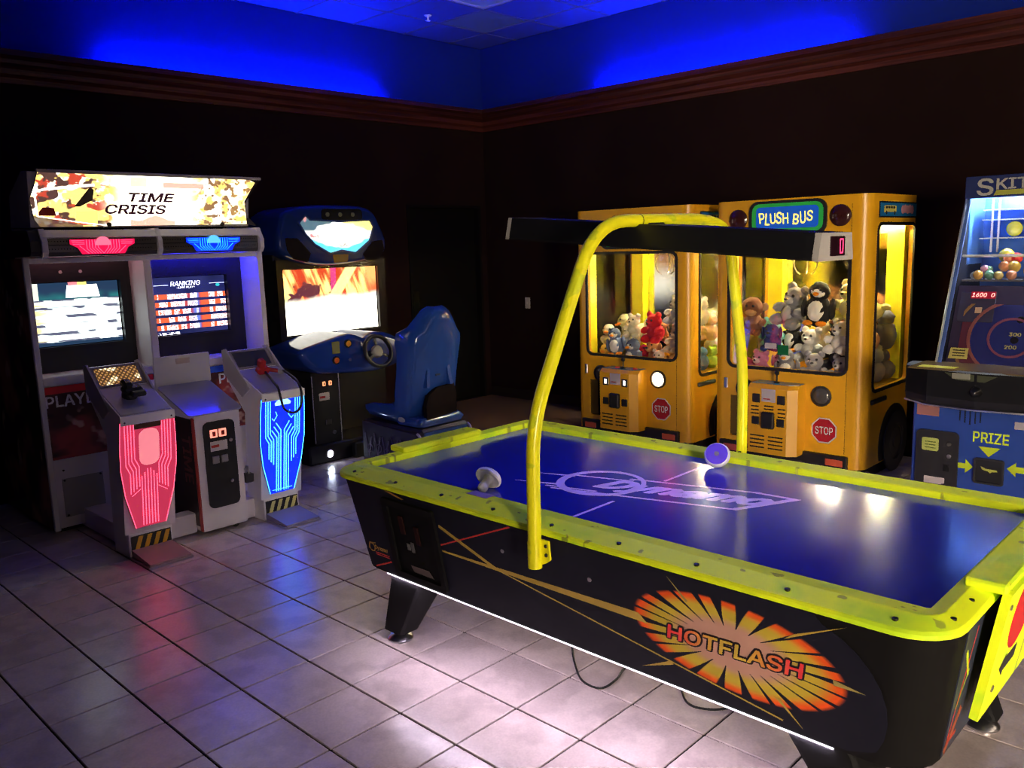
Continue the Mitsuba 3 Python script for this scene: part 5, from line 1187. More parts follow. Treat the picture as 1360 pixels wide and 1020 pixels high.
    for u in (-0.376, 0.376):
        lit_ = (not right) and u > 0
        ln = put(t, 'roof_lens', FLs(mv(lathe([(0, 0), (0.072, 0), (0.072, 0.010), (0.064, 0.016), (0.055, 0.024), (0.03, 0.034), (0, 0.037)], 28), u, 1.828, 0)), 'gloss', (0.35, 0.02, 0.02) if lit_ else (0.035, 0.008, 0.008), smooth=45, emit=(2.2, 0.03, 0.20) if lit_ else None, label='dark red roof lens' if not lit_ else 'lit red roof lens')
    # lower front: control box, headlights, stop sign, bumper
    bxs = [(0.0, -0.190), (-0.165, -0.190), (-0.165, 0.105), (-0.120, 0.165), (0.0, 0.165)]
    cbx = loft([np.array([(a, -u, 0.165) for a, u in bxs]), np.array([(a, -u, 0.640) for a, u in bxs]), np.array([(a if a > -0.1 else a + 0.03, -u, 0.668) for a, u in bxs])])
    C = put(t, 'control_box', W(cbx), 'bus_yellow', smooth=False, label='yellow control box')
    top = [(-0.003, -0.180), (-0.130, -0.180), (-0.130, 0.100), (-0.092, 0.155), (-0.003, 0.155)]
    put(C, 'control_panel', W(loft([np.array([(a, -u, 0.668) for a, u in top]), np.array([(a, -u, 0.6715) for a, u in top])])), 'gloss', (0.015, 0.12, 0.26), smooth=False, label='blue control panel')
    for u in ((-0.08, 0.10) if not right else ()):
        put(C, 'push_button', W(mv(lathe([(0, 0), (0.02, 0), (0.018, 0.010), (0, 0.012)], 18), -0.07, -u, 0.6715)), 'gloss', (0.5, 0.03, 0.02))
    put(C, 'joystick', W(mv(lathe([(0, 0), (0.022, 0), (0.018, 0.008), (0.007, 0.012), (0.006, 0.055), (0.016, 0.062), (0.018, 0.074), (0.010, 0.086), (0, 0.088)], 20), -0.07, 0.02, 0.6715)), 'gloss', (0.012, 0.012, 0.012), smooth=40)
    FB_ = FX(XC - 0.165, yc)
    put(C, 'notice', FB_(bx(-0.085, 0.020, 0.545, 0.650 - 0.012, 0.0, 0.002)), 'matte', (0.46, 0.40, 0.42), smooth=False)
    put(C, 'notice_mark', FB_(bx(-0.072, -0.018, 0.562, 0.570, 0.002, 0.0025)), 'matte', (0.40, 0.05, 0.05), smooth=False)
    for u in (-0.125, 0.065):
        put(C, 'coin_button', FB_(bx(u - 0.030, u + 0.030, 0.535, 0.598, 0.0, 0.008, 0.004)), 'gloss', (0.016, 0.015, 0.015))
        if not right:
            put(C, 'coin_lamp', FB_(bx(u - 0.012, u + 0.014, 0.548, 0.588, 0.008, 0.011, 0.001)), 'satin', (0.7, 0.6, 0.4), emit=(2.2, 1.9, 1.4))
    put(C, 'coin_mech', FB_(bx(-0.073, 0.020, 0.355, 0.475, 0.0, 0.035, 0.008)), 'satin', (0.012, 0.012, 0.013))
    for u in (-0.128, 0.062):
        put(C, 'coin_return', FB_(bx(u - 0.028, u + 0.028, 0.375, 0.432, 0.0, 0.008, 0.003)), 'satin', (0.012, 0.012, 0.013))
    slots = [(-0.170, -0.060, 0.205 + 0.028 * k, 0.214 + 0.028 * k) for k in range(4)] + [(-0.030, 0.080, 0.205 + 0.028 * k, 0.214 + 0.028 * k) for k in range(4)]
    if right:
        slots += [(-0.165, -0.105, 0.450 + 0.026 * k, 0.459 + 0.026 * k) for k in range(3)] + [(0.040, 0.095, 0.440 + 0.028 * k, 0.449 + 0.028 * k) for k in range(3)] + [(-0.065, 0.008, 0.488 + 0.022 * k, 0.497 + 0.022 * k) for k in range(2)]
    for sl in slots:
        put(C, 'vent', FB_(bx(*sl, 0.0, 0.0015)), 'satin', (0.012, 0.010, 0.008), smooth=False)
    for u in (-0.300, 0.280):
        lit_ = (not right) and u > 0
        H_ = put(t, 'headlight', FL_(mv(lathe([(0, 0), (0.072, 0), (0.072, 0.014), (0.060, 0.018), (0.058, 0.010), (0, 0.006)], 30), u, 0.595, 0)), 'satin', (0.025, 0.022, 0.02), smooth=45, label='round headlight')
        dome = FL_(mv(lathe([(0.057, 0.010), (0.045, 0.020), (0.025, 0.026), (0, 0.028)], 30), u, 0.595, 0))
        if dome.face_normals[:, 0].mean() > 0:
            dome.invert()
        put(H_, 'lens', dome, 'matte' if lit_ else 'gloss', (0.9, 0.8, 0.6) if lit_ else (0.07, 0.065, 0.06), smooth=True if lit_ else 45, emit=L_HEAD if lit_ else None, pick=0.3, label='switched on' if lit_ else 'switched off')
    octo = lambda r_: Polygon([(r_ / math.cos(math.pi / 8) * math.cos(math.radians(22.5 + 45 * i)), r_ / math.cos(math.pi / 8) * math.sin(math.radians(22.5 + 45 * i))) for i in range(8)])
    so = np.array([0.305, 0.353])
    sp_ = put(t, 'stop_sign', FL_(mv(ext(octo(0.090), 0.0, 0.0015), *so, 0)), 'satin', (0.55, 0.42, 0.40), smooth=False, label='red octagonal STOP decal')
    put(sp_, 'red_face', FL_(mv(ext(octo(0.080), 0.0015, 0.0022), *so, 0)), 'satin', (0.34, 0.012, 0.022), smooth=False)
    put(sp_, 'lettering', FL_(mv(text('STOP', 0.056, 0.128, 0.0008), *so, 0.0022)), 'satin', (0.58, 0.52, 0.50), smooth=False)
    bp_ = put(t, 'bumper', B(-0.030, 0.02, -0.50, 0.480, 0.095, 0.190, 0.006), 'satin', (0.012, 0.011, 0.011), label='black bumper')
    for u in (-0.400, 0.395):
        put(bp_, 'marker_light', FX(XC - 0.030, yc)(bx(u - 0.062, u + 0.062, 0.118, 0.165, 0.0, 0.008, 0.004)), 'gloss', (0.50, 0.085, 0.04))
    # prize door at the left of the box, key lock above
    put(t, 'prize_door', FL_(ext(sbox(-0.425, 0.225, -0.205, 0.535), -0.029, -0.026)), 'satin', (0.010, 0.009, 0.008), smooth=False, label='dark prize opening')
    put(t, 'prize_flap', FL_(ext(sbox(-0.425, 0.235, -0.345, 0.535), -0.012, -0.006)), 'satin', (0.10, 0.055, 0.004), smooth=False)
    put(t, 'lock', FL_(bx(-0.475, -0.445, 0.585, 0.665, 0.0, 0.012, 0.004)), 'metal', (0.45, 0.43, 0.42))
    put(t, 'seam', FL_(bx(0.449, 0.452, 0.20, 1.90, -0.001, 0.0008)), 'satin', (0.14, 0.06, 0.004), smooth=False)
    # wheels on both sides, side label, door handle, skirts
    for fr, sgn in ((FSR, 1), (FSLt, -1)):
        cx_ = 0.555 * sgn
        arch_ = Polygon([(cx_ + 0.275 * math.cos(a), 0.215 + 0.275 * math.sin(a)) for a in np.radians(np.linspace(-22, 202, 30))])
        put(t, 'wheel_arch', fr(ext(arch_, 0.0, 0.006)), 'satin', (0.011, 0.010, 0.009), smooth=False)
        tyre = lathe([(0.10, 0.0), (0.205, 0.0), (0.220, 0.006), (0.220, 0.014), (0.205, 0.022), (0.13, 0.020), (0.125, 0.010), (0.10, 0.010)], 36)
        wk = put(t, 'wheel', fr(mv(tyre, cx_, 0.215, 0.006)), 'satin', (0.018, 0.017, 0.017), smooth=40, label='black tyre')
        put(wk, 'hub', fr(mv(lathe([(0, 0.006), (0.118, 0.006), (0.10, 0.012), (0.05, 0.014), (0.045, 0.022), (0, 0.024)], 30), cx_, 0.215, 0.004)), 'satin', (0.040, 0.034, 0.026), smooth=40)
        pl = put(t, 'side_label', fr(ext(sbox(min(0.13 * sgn, 0.83 * sgn), 1.805, max(0.13 * sgn, 0.83 * sgn), 1.912), 0.0, 0.003)), 'gloss', (0.012, 0.02, 0.03), smooth=False, label='blue side label with a small yellow bus')
        put(pl, 'blue_field', fr(ext(sbox(min(0.145 * sgn, 0.815 * sgn), 1.815, max(0.145 * sgn, 0.815 * sgn), 1.902), 0.003, 0.0036)), 'gloss', (0.015, 0.13, 0.30), smooth=False)
        if sgn > 0:
            busg = unary_union([rr(0.21, 0.43, 1.842, 1.885, 0.012), rr(0.205, 0.25, 1.838, 1.862, 0.006)])
            put(pl, 'bus_picture', fr(ext(busg, 0.0036, 0.0042)), 'satin', (0.50, 0.42, 0.10), smooth=False)
            put(pl, 'bus_wheels', fr(ext(unary_union([Point(0.25, 1.838).buffer(0.013), Point(0.40, 1.838).buffer(0.013)] + [sbox(0.235 + 0.045 * i, 1.865, 0.268 + 0.045 * i, 1.880) for i in range(4)]), 0.0042, 0.0048)), 'satin', (0.02, 0.02, 0.02), smooth=False)
            put(pl, 'pink_picture', fr(ext(unary_union([Point(0.55 + 0.045 * i, 1.86 + 0.006 * (i % 2)).buffer(0.030) for i in range(5)]), 0.0036, 0.0042)), 'satin', (0.48, 0.22, 0.26), smooth=False)
            put(t, 'door_handle', fr(bx(0.10, 0.36, 0.545, 0.580, 0.0, 0.020, 0.008)), 'satin', (0.02, 0.02, 0.02))
    put(t, 'plinth', B(0.04, DP - 0.03, -HW + 0.04, HW - 0.04, 0.0, 0.10), 'satin', (0.015, 0.012, 0.010), smooth=False)
    if right:
        put(t, 'window_notice', FL_(bx(-0.150, -0.060, 0.905, 0.945, 0.003, 0.004)), 'matte', (0.42, 0.38, 0.42), smooth=False)
        put(t, 'window_notice', FL_(bx(-0.052, 0.030, 0.865, 0.935, 0.003, 0.004)), 'matte', (0.012, 0.12, 0.045), smooth=False, label='green notice on the glass')
    return t

def bus_col(p, n, uv):
    return mix((0.71, 0.345, 0.011), (0.63, 0.300, 0.011), fbm(p.x * 5, p.y * 5, p.z * 5, 3))
scene['bus_yellow'] = pr(proc(bus_col), 0.32, specular=0.45)
YR, YL = -1.105, 0.245
claw_machine(YL, 'left', 'yellow school-bus claw machine on the left, its headlight lit, behind the table arch')
claw_machine(YR, 'right', 'yellow school-bus claw machine with the lit PLUSH BUS roof sign')

# ---- toys. (u, depth, z) inside a machine; yaw 180 faces the front
def heap(yc, spec, where):
    for kind, c, u, d, z, yaw, pitch, roll, size, label in spec:
        size *= 1.06
        toy(kind, c, (XC + d, yc - u, z), 180 + yaw, pitch, roll, size, label)
G = 'in the left claw machine'
heap(YL, [
    ('duck', cols(CREAM), -0.02, 0.30, 0.86, 25, 0, 0, 1.15, f'cream duck in the middle of the heap {G}'),
    ('duck', cols((0.62, 0.60, 0.36)), -0.22, 0.34, 0.86, -30, 10, 15, 1.15, f'pale yellow duck towards the back left {G}'),
    ('duck', cols((0.70, 0.42, 0.06)), -0.345, 0.13, 0.73, 10, 0, 0, 0.85, f'small orange duck at the left edge of the glass {G}'),
    ('penguin', cols(BLUEG, WHT2), -0.235, 0.135, 0.70, 12, 0, 8, 0.95, f'slate blue plush with a white belly leaning on the glass {G}'),
    ('penguin', cols((0.13, 0.16, 0.23), WHT2), -0.075, 0.14, 0.68, -18, 5, -10, 1.0, f'darker slate blue plush low at the glass {G}'),
    ('bear', cols(CREAM, CREAM), 0.045, 0.16, 0.80, 0, 0, 0, 0.85, f'cream plush bear left of the red bear {G}'),
    ('bear', cols(REDT, (0.42, 0.02, 0.03)), 0.140, 0.12, 0.735, -12, 8, 0, 1.05, f'bright red plush bear {G}'),
    ('dog', cols((0.44, 0.02, 0.03), accent=(0.3, 0.01, 0.02)), 0.075, 0.11, 0.650, 20, 0, 20, 0.85, f'dark red dog low in the heap {G}'),
    ('bear', cols(TAN, (0.60, 0.44, 0.26)), 0.275, 0.115, 0.690, -8, 0, 12, 0.95, f'tan teddy bear low on the right {G}'),
    ('bear', cols((0.58, 0.46, 0.28), (0.66, 0.58, 0.42)), 0.385, 0.125, 0.73, -20, 0, 0, 0.95, f'light tan teddy bear in the right corner {G}'),
    ('bear', cols(WHT2, WHT2), 0.345, 0.21, 0.905, -15, 0, 0, 1.0, f'white bear high at the right of the glass {G}'),
    ('bear', cols(WHT2, WHT2), 0.255, 0.23, 0.835, -10, 0, 14, 0.95, f'white bear farther back than the red bear {G}'),
    ('monkey', cols(BLKT, (0.05, 0.05, 0.05)), 0.235, 0.31, 0.915, -20, 0, 0, 1.0, f'black round-headed plush high at the back {G}'),
    ('dog', cols((0.40, 0.16, 0.05), accent=BRN), 0.130, 0.27, 0.885, 15, 0, 0, 0.8, f'small brown dog just behind the red bear {G}'),
    ('bear', cols((0.62, 0.50, 0.36), (0.66, 0.58, 0.46)), 0.215, 0.09, 0.645, 10, 10, 0, 0.75, f'beige teddy lying at the foot of the glass {G}'),
    ('bear', cols(LGREY, WHT2), 0.475, 0.27, 0.88, -90, 0, 0, 0.95, f'pale grey bear behind the side window {G}'),
    ('bear', cols((0.64, 0.42, 0.32), WHT2), 0.475, 0.43, 0.78, -85, 0, 0, 1.0, f'peach bear behind the side window {G}'),
    ('monkey', cols((0.30, 0.32, 0.22), LGREY), 0.470, 0.29, 0.755, -80, 0, 0, 0.9, f'mottled grey-green plush behind the side window {G}'),
    ('penguin', cols((0.03, 0.10, 0.20), WHT2), 0.475, 0.28, 0.64, -75, 0, 0, 0.75, f'blue plush low behind the side window {G}'),
    ('bear', cols(LIME, (0.5, 0.6, 0.2)), 0.475, 0.45, 0.64, -95, 0, 0, 0.8, f'lime green bear low behind the side window {G}'),
    ('duck', cols(WHT2), 0.44, 0.62, 0.82, -60, 0, 0, 1.1, f'white duck at the back right corner {G}'),
    ('duck', cols((0.66, 0.62, 0.50)), -0.315, 0.22, 0.80, 15, 0, 0, 1.0, f'ivory duck behind the orange one {G}'),
    ('bear', cols((0.60, 0.56, 0.44), WHT2), -0.13, 0.22, 0.80, -10, 0, 0, 1.05, f'ivory bear behind the slate blue toys {G}'),
    ('dog', cols((0.62, 0.30, 0.10), accent=(0.4, 0.16, 0.05)), 0.185, 0.20, 0.79, -10, 0, 0, 0.95, f'ginger dog below the red bear {G}'),
    ('dog', cols((0.10, 0.09, 0.08)), -0.40, 0.42, 0.70, 40, 0, 0, 1.0, f'dark dog far back on the left {G}'),
], G)
G = 'in the right claw machine'
heap(YR, [
    ('bird', cols(PINK, accent=(0.1, 0.05, 0.05)), -0.325, 0.125, 0.74, 10, 0, 10, 1.05, f'magenta plush bird at the left of the glass {G}'),
    ('bear', cols((0.52, 0.16, 0.26), (0.6, 0.4, 0.42)), -0.275, 0.115, 0.648, -10, 0, 0, 0.95, f'pink bear low at the left of the glass {G}'),
    ('bear', cols((0.50, 0.20, 0.05), (0.62, 0.42, 0.2)), -0.395, 0.28, 0.97, 30, 0, 0, 1.0, f'orange-brown plush high at the left {G}'),
    ('bear', cols(AQUA, WHT2), -0.320, 0.28, 0.86, 15, 0, 0, 1.0, f'aqua and white plush bear {G}'),
    ('monkey', cols(BRN, (0.42, 0.24, 0.10)), -0.180, 0.155, 0.895, 12, 8, 0, 1.15, f'big brown monkey with tan ears {G}'),
    ('penguin', cols(BLKT, WHT2), -0.040, 0.26, 0.885, -15, 0, 0, 1.0, f'smaller black and white penguin deeper {G}'),
    ('dog', cols((0.36, 0.34, 0.40), accent=(0.25, 0.22, 0.3)), -0.110, 0.115, 0.648, 10, 0, 0, 0.95, f'lilac grey dog low {G}'),
    ('dog', cols(NAVYT, accent=(0.015, 0.02, 0.08)), -0.165, 0.13, 0.735, 10, 0, 0, 0.95, f'navy dog right of the big brown monkey {G}'),
    ('bear', cols(GREY, LGREY), 0.075, 0.165, 0.815, -20, 0, -12, 1.35, f'large mid-grey bear {G}'),
    ('penguin', cols((0.16, 0.16, 0.18), WHT2), 0.045, 0.12, 0.648, 10, 0, 6, 1.0, f'grey penguin low at the glass {G}'),
    ('penguin', cols(BLKT, WHT2), 0.245, 0.155, 0.900, 5, 0, -4, 1.25, f'large black penguin with orange beak and feet {G}'),
    ('bear', cols(BLKT, (0.03, 0.03, 0.03)), 0.230, 0.12, 0.685, -10, 0, 0, 1.2, f'black bear {G}'),
    ('bear', cols(LGREY, WHT2), 0.365, 0.13, 0.648, -10, 0, 0, 0.95, f'light grey bear low in the right corner {G}'),
    ('bear', cols(WHT2, WHT2), 0.390, 0.16, 0.83, -15, 0, 0, 1.05, f'white bear at the right edge of the glass {G}'),
    ('bear', cols((0.64, 0.62, 0.40), WHT2), 0.405, 0.30, 0.98, -20, 0, 0, 1.25, f'pale yellow bear high in the right corner {G}'),
    ('monkey', cols((0.36, 0.15, 0.06), (0.55, 0.34, 0.18)), 0.290, 0.36, 1.05, -10, 0, 0, 1.05, f'reddish brown monkey high at the back {G}'),
    ('duck', cols(CREAM), 0.195, 0.36, 0.96, -20, 0, 0, 1.25, f'cream duck deep in the heap {G}'),
    ('bear', cols((0.55, 0.54, 0.50), WHT2), 0.155, 0.26, 0.88, -5, 0, 0, 1.1, f'silver bear under the large grey one {G}'),
    ('bear', cols((0.30, 0.29, 0.31), LGREY), 0.145, 0.12, 0.648, 12, 0, 0, 1.0, f'dark grey bear at the foot of the glass {G}'),
    ('duck', cols((0.68, 0.62, 0.22)), 0.475, 0.34, 0.985, -85, 0, 0, 1.15, f'yellow duck high behind the side window {G}'),
    ('bear', cols((0.42, 0.22, 0.09), (0.6, 0.42, 0.22)), 0.480, 0.27, 0.85, -80, 10, 20, 1.05, f'brown bear behind the side window {G}'),
    ('penguin', cols((0.15, 0.15, 0.17), LGREY), 0.475, 0.56, 0.86, -95, 0, 0, 1.15, f'round grey plush behind the side window {G}'),
    ('penguin', cols(NAVYT, WHT2), 0.490, 0.24, 0.695, -85, 0, 0, 1.0, f'navy and white plush behind the side window {G}'),
    ('bear', cols((0.40, 0.40, 0.37), LGREY), 0.485, 0.41, 0.645, -90, 0, 0, 1.1, f'pale grey plush low at the side window {G}'),
    ('dog', cols(GREY), 0.480, 0.60, 0.645, -95, 0, 0, 1.05, f'grey dog low behind the side window {G}'),
], G)
# resting places of the toys (x, y, z), packed so that they touch without running into each other
REST = [(5.1917, 0.2980, 0.8127), (5.2368, 0.5169, 0.8399), (4.9677, 0.6171, 0.6455), (4.9330, 0.4718, 0.7475), (4.9507, 0.3216, 0.6572), (4.9401, 0.3015, 0.9052), (4.9758, 0.1018, 0.8779), (5.1143, 0.2689, 0.6600), (5.0743, -0.0338, 0.6548), (4.9631, -0.1087, 0.7974), (5.0086, -0.0845, 1.0268), (5.2291, 0.0098, 0.8141), (5.2920, -0.0640, 1.0433), (5.1385, 0.1539, 0.8634), (4.9353, 0.0426, 0.6522), (5.1284, -0.2276, 1.0170), (5.3009, -0.2079, 0.8724), (5.1107, -0.1592, 0.8009), (5.1304, -0.2387, 0.6522), (5.2769, -0.2351, 0.6468), (5.4564, -0.1592, 0.7435), (5.0477, 0.6348, 0.7831), (5.1022, 0.4380, 0.7771), (5.0334, 0.1476, 0.6844), (5.2264, 0.6478, 0.6479), (5.0247, -0.7036, 0.6434), (4.9593, -0.8416, 0.6478), (5.1558, -0.6462, 0.9616), (5.1495, -0.8370, 0.8617), (4.9909, -0.7614, 0.9862), (5.2170, -0.9691, 0.8417), (5.0727, -0.9549, 0.6475), (4.9798, -0.9206, 0.8687), (5.0762, -1.0219, 1.0418), (4.9371, -1.0706, 0.6558), (4.9582, -1.2659, 1.0754), (5.1535, -1.3660, 0.7370), (4.9596, -1.4547, 0.6480), (4.9741, -1.4432, 0.8768), (5.1380, -1.4374, 1.0925), (5.3773, -1.3017, 0.9836), (5.3261, -1.1604, 0.8293), (5.1501, -1.1441, 0.7793), (4.9767, -1.2491, 0.6485), (5.3182, -1.4958, 1.0787), (5.1189, -1.5837, 0.8963), (5.4436, -1.5649, 0.8765), (5.0724, -1.5529, 0.6553), (5.2867, -1.5575, 0.6488), (5.4702, -1.5611, 0.6487)]
for t, p in zip(HEAP, REST):
    k = thing('plush_toy', t['label'], 'plush toy', t['group'])
    M = T().translate(list(p)) @ t['R']
    for n, m, tone in PROTO[t['kind']]:
        c = EYEC if tone == 'black' else t['cols'][tone]
        kk = key_for(k, n)
        pk = (t['kind'], id(m), c)
        if pk not in PLY:
            PLY[pk] = ply(m, 'gloss' if tone == 'black' else 'fuzz', smooth=True, color=np.tile(np.array(c, float), (len(m.vertices), 1)))
        scene[kk] = {**PLY[pk], 'to_world': M}

# ================================================================== ball game cabinet at the right edge
bg = thing('ball_game_cabinet', 'blue prize ball game cabinet with a sloping glass front beside the claw machine', 'arcade cabinet')
XB_, YA, YB = 4.20, -2.195, -3.010
FG = FX(XB_)
BLC = (0.018, 0.050, 0.25)
body = put(bg, 'body', bx(XB_, XB_ + 0.72, YB, YA, 0.02, 0.90, 0.008), 'satin', BLC, label='blue lower cabinet')
# control pod: black, bowed out to the front
foot = [(4.32, -2.135), (4.185, -2.150), (4.075, -2.300), (4.035, -2.555), (4.065, -2.785), (4.20, -2.93), (4.32, -3.02)]
foot_b = [(x + 0.012, y) for x, y in foot]
pod = put(bg, 'control_pod', loft([np.array([(x, y, 0.752) for x, y in foot_b]), np.array([(x, y, 0.80) for x, y in foot]), np.array([(x, y, 0.948) for x, y in foot])]), 'gloss', (0.010, 0.010, 0.012), smooth=False, label='glossy black bowed control pod')
put(pod, 'chrome_strip', tube([(x - 0.004, y, 0.752) for x, y in foot[1:6]], 0.005, 8), 'metal', (0.9, 0.88, 0.9), smooth=40)
dish = Polygon([(2.17, 0.944), (2.30, 0.915), (2.45, 0.893), (2.60, 0.892), (2.74, 0.915), (2.80, 0.942)])
topm = loft([np.array([(x + 0.004, y, 0.948) for x, y in foot]), np.array([(x + 0.010, y, 0.956) for x, y in foot])])
put(pod, 'top_edge', topm, 'gloss', (0.16, 0.19, 0.22), smooth=False)
FPD = Fr((4.040, 0, 0), (0, -1, 0), (0, 0, 1))
put(pod, 'front_tray', FPD(ext(Polygon([(2.40, 0.945), (2.66, 0.940), (2.60, 0.905), (2.46, 0.908)]), -0.002, 0.004)), 'gloss', (0.05, 0.055, 0.035), smooth=False)
put(pod, 'ball_launcher', mv(lathe([(0, 0), (0.030, 0), (0.024, 0.02), (0.010, 0.04), (0, 0.045)], 20).apply_transform(trimesh.transformations.rotation_matrix(-math.pi / 2, (0, 1, 0))), 4.040, -2.56, 0.85), 'metal', (0.12, 0.12, 0.12), smooth=40)
put(pod, 'clear_bracket', FPD(bx(2.44, 2.53, 0.915, 0.947, 0.004, 0.016, 0.003)), 'gloss', (0.20, 0.20, 0.16))
put(pod, 'shelf', bx(4.06, 4.36, -2.90, -2.20, 0.950, 0.958), 'gloss', (0.10, 0.065, 0.028), smooth=False)
put(pod, 'shelf_sticker', bx(4.095, 4.175, -2.43, -2.24, 0.958, 0.9595), 'satin', (0.42, 0.38, 0.03), smooth=False, label='yellow sticker')
# upper case: sides lean back, glass between them
gx0, gz0, gx1, gz1 = 4.32, 0.955, 4.72, 1.885
sd = [(gx0, 0.90), (gx0 - 0.005, gz0), (gx1 - 0.01, gz1 - 0.005), (gx1 - 0.015, 2.005), (gx1 + 0.30, 2.005), (gx1 + 0.30, 0.90)]
def prof_y(p, ya, yb):
    m = ext(Polygon(p), ya, yb); v = m.vertices.copy(); m.vertices = np.column_stack([v[:, 0], v[:, 2], v[:, 1]]); m.invert(); return m
GA, GB = -2.285, -2.985
for ya, yb in ((GA - 0.004, GA + 0.018), (GB - 0.018, GB + 0.004)):
    put(bg, 'side_panel', prof_y(sd, ya, yb), 'satin', (0.010, 0.010, 0.014), smooth=False)
sl = np.array([gx1 - gx0, 0, gz1 - gz0]); sl /= np.linalg.norm(sl)
FGl = Fr((gx0, 0, gz0), (0, -1, 0), sl)
Ls = math.hypot(gx1 - gx0, gz1 - gz0)
put(bg, 'edge_strip', FGl(bx(2.264, 2.276, 0.0, Ls, 0.002, 0.014, 0.003)), 'metal', (0.55, 0.58, 0.62))
put(bg, 'blue_edge', FGl(bx(2.276, 2.296, 0.0, Ls, -0.004, 0.008, 0.002)), 'satin', (0.05, 0.09, 0.26))
q, _ = quad(FGl, [(2.296, 0.0), (2.975, 0.0), (2.975, Ls), (2.296, Ls)], 0.0)
put(bg, 'glass_front', q, 'pane', smooth=False, label='sloping glass front')
put(bg, 'back_panel', bx(gx1 + 0.28, gx1 + 0.298, GB, GA, 0.95, 2.0), 'satin', (0.045, 0.14, 0.50), smooth=False)
put(bg, 'inner_side', bx(gx1 - 0.02, gx1 + 0.28, GA - 0.010, GA - 0.004, 1.50, 1.90), 'satin', (0.08, 0.22, 0.62), smooth=False)
put(bg, 'roof', bx(gx1 - 0.01, gx1 + 0.30, GB, GA, 1.985, 2.005), 'satin', (0.012, 0.02, 0.07), smooth=False)
hd = put(bg, 'header', Fr((gx1 - 0.03, 0, 1.885), (0, -1, 0), (0, 0, 1))(bx(2.268, 3.003, 0.0, 0.125, -0.02, 0.012, 0.004)), 'satin', (0.014, 0.022, 0.085), label='dark blue header')
FHd = Fr((gx1 - 0.042, 0, 1.885), (0, -1, 0), (0, 0, 1))
put(hd, 'initial', FHd(mv(text('S', 0.100, 0.088, 0.002), 2.375, 0.062, 0.0)), 'satin', (0.30, 0.29, 0.27), smooth=False)
for w_, u_, wd_ in (('KIT', 2.515, 0.165), ('BALL', 2.775, 0.230)):
    put(hd, 'lettering', FHd(mv(text(w_, 0.062, wd_, 0.002), u_, 0.075, 0.0)), 'satin', (0.30, 0.29, 0.27), smooth=False, label=f'grey letters {w_}')
put(hd, 'gold_band', FHd(ext(Polygon([(2.42, 0.012), (2.98, 0.012), (2.98, 0.040), (2.435, 0.040)]), 0.0, 0.0012)), 'satin', (0.30, 0.30, 0.05), smooth=False)
# inside: lamp, clear shelf with uprights, prize tray, score display, target board
put(bg, 'lamp', tube([(gx1 + 0.03, -2.36, 1.955), (gx1 + 0.03, -2.95, 1.955)], 0.014, 10), 'matte', (0.8, 0.8, 0.9), emit=(330.0, 370.0, 430.0), pick=0.5, label='bright white tube under the header')
for z in (1.82, 1.762, 1.655):
    put(bg, 'clear_shelf', bx(gx1 + 0.05 - 0.02 * (1.8 - z) / 0.07, gx1 + 0.27, GB + 0.02, GA - 0.06, z - 0.006, z), 'satin', (0.70, 0.75, 0.82), smooth=False)
for y in (-2.395, -2.43):
    put(bg, 'upright', bx(gx1 + 0.06, gx1 + 0.07, y - 0.005, y + 0.005, 1.57, 1.88), 'satin', (0.72, 0.74, 0.8), smooth=False)
put(bg, 'tray', [bx(gx1 - 0.10, gx1 + 0.27, GB + 0.005, GA - 0.008, 1.405, 1.415)], 'satin', (0.10, 0.09, 0.09), smooth=False)
put(bg, 'tray_lip', FGl(bx(2.30, 2.97, 0.655, 0.665, -0.03, -0.010)), 'gloss', (0.55, 0.55, 0.56), smooth=False, label='pale front edge of the prize shelf')
put(bg, 'tray_front', FGl(bx(2.30, 2.97, 0.490, 0.655, -0.022, -0.018)), 'pane', smooth=False)
# playfield board in the plane behind the glass
FPf = Fr((gx0 + 0.05, 0, gz0), (0, -1, 0), sl)
put(bg, 'playfield', FPf(bx(2.295, 2.975, -0.01, 0.475, -0.03, -0.02)), 'satin', (0.030, 0.020, 0.045), smooth=False, label='dark target board with rings')
rc_ = (2.610, 0.165)
for r0, r1, c in ((0.0, 0.105, (0.016, 0.020, 0.12)), (0.105, 0.118, (0.16, 0.045, 0.075)), (0.118, 0.205, (0.016, 0.018, 0.10)), (0.205, 0.222, (0.20, 0.06, 0.05)), (0.222, 0.285, (0.085, 0.018, 0.030)), (0.285, 0.30, (0.20, 0.10, 0.03))):
    ring_ = Point(*rc_).buffer(r1, quad_segs=20).difference(Point(*rc_).buffer(r0, quad_segs=20)) if r0 else Point(*rc_).buffer(r1)
    put(bg, 'target_ring', FPf(ext(ring_.intersection(sbox(2.35, -0.005, 2.97, 0.36)), -0.02, -0.014 + 0.006 * (c[0] > 0.12))), 'satin', c, smooth=False)
for tx_, u, v, h_ in (('300', 2.630, 0.185, 0.022), ('200', 2.618, 0.110, 0.022)):
    put(bg, 'target_value', FPf(mv(text(tx_, h_, 0.060, 0.002), u, v, -0.008)), 'satin', (0.42, 0.36, 0.14), smooth=False)
for u, v in ((2.630, 0.165), (2.645, 0.285), (2.70, 0.345)):
    put(bg, 'target_hole', disc(FPf, u, v - 0.012, 0.020, -0.0145, -0.010, 18), 'satin', (0.008, 0.006, 0.008))
put(bg, 'score_panel', FPf(bx(2.315, 2.505, 0.250, 0.430, -0.02, -0.012, 0.003)), 'satin', (0.035, 0.030, 0.055), smooth=False)
put(bg, 'score_window', FPf(bx(2.370, 2.500, 0.392, 0.436, -0.012, -0.008, 0.002)), 'gloss', (0.10, 0.006, 0.012), smooth=False, emit=(0.20, 0.004, 0.014))
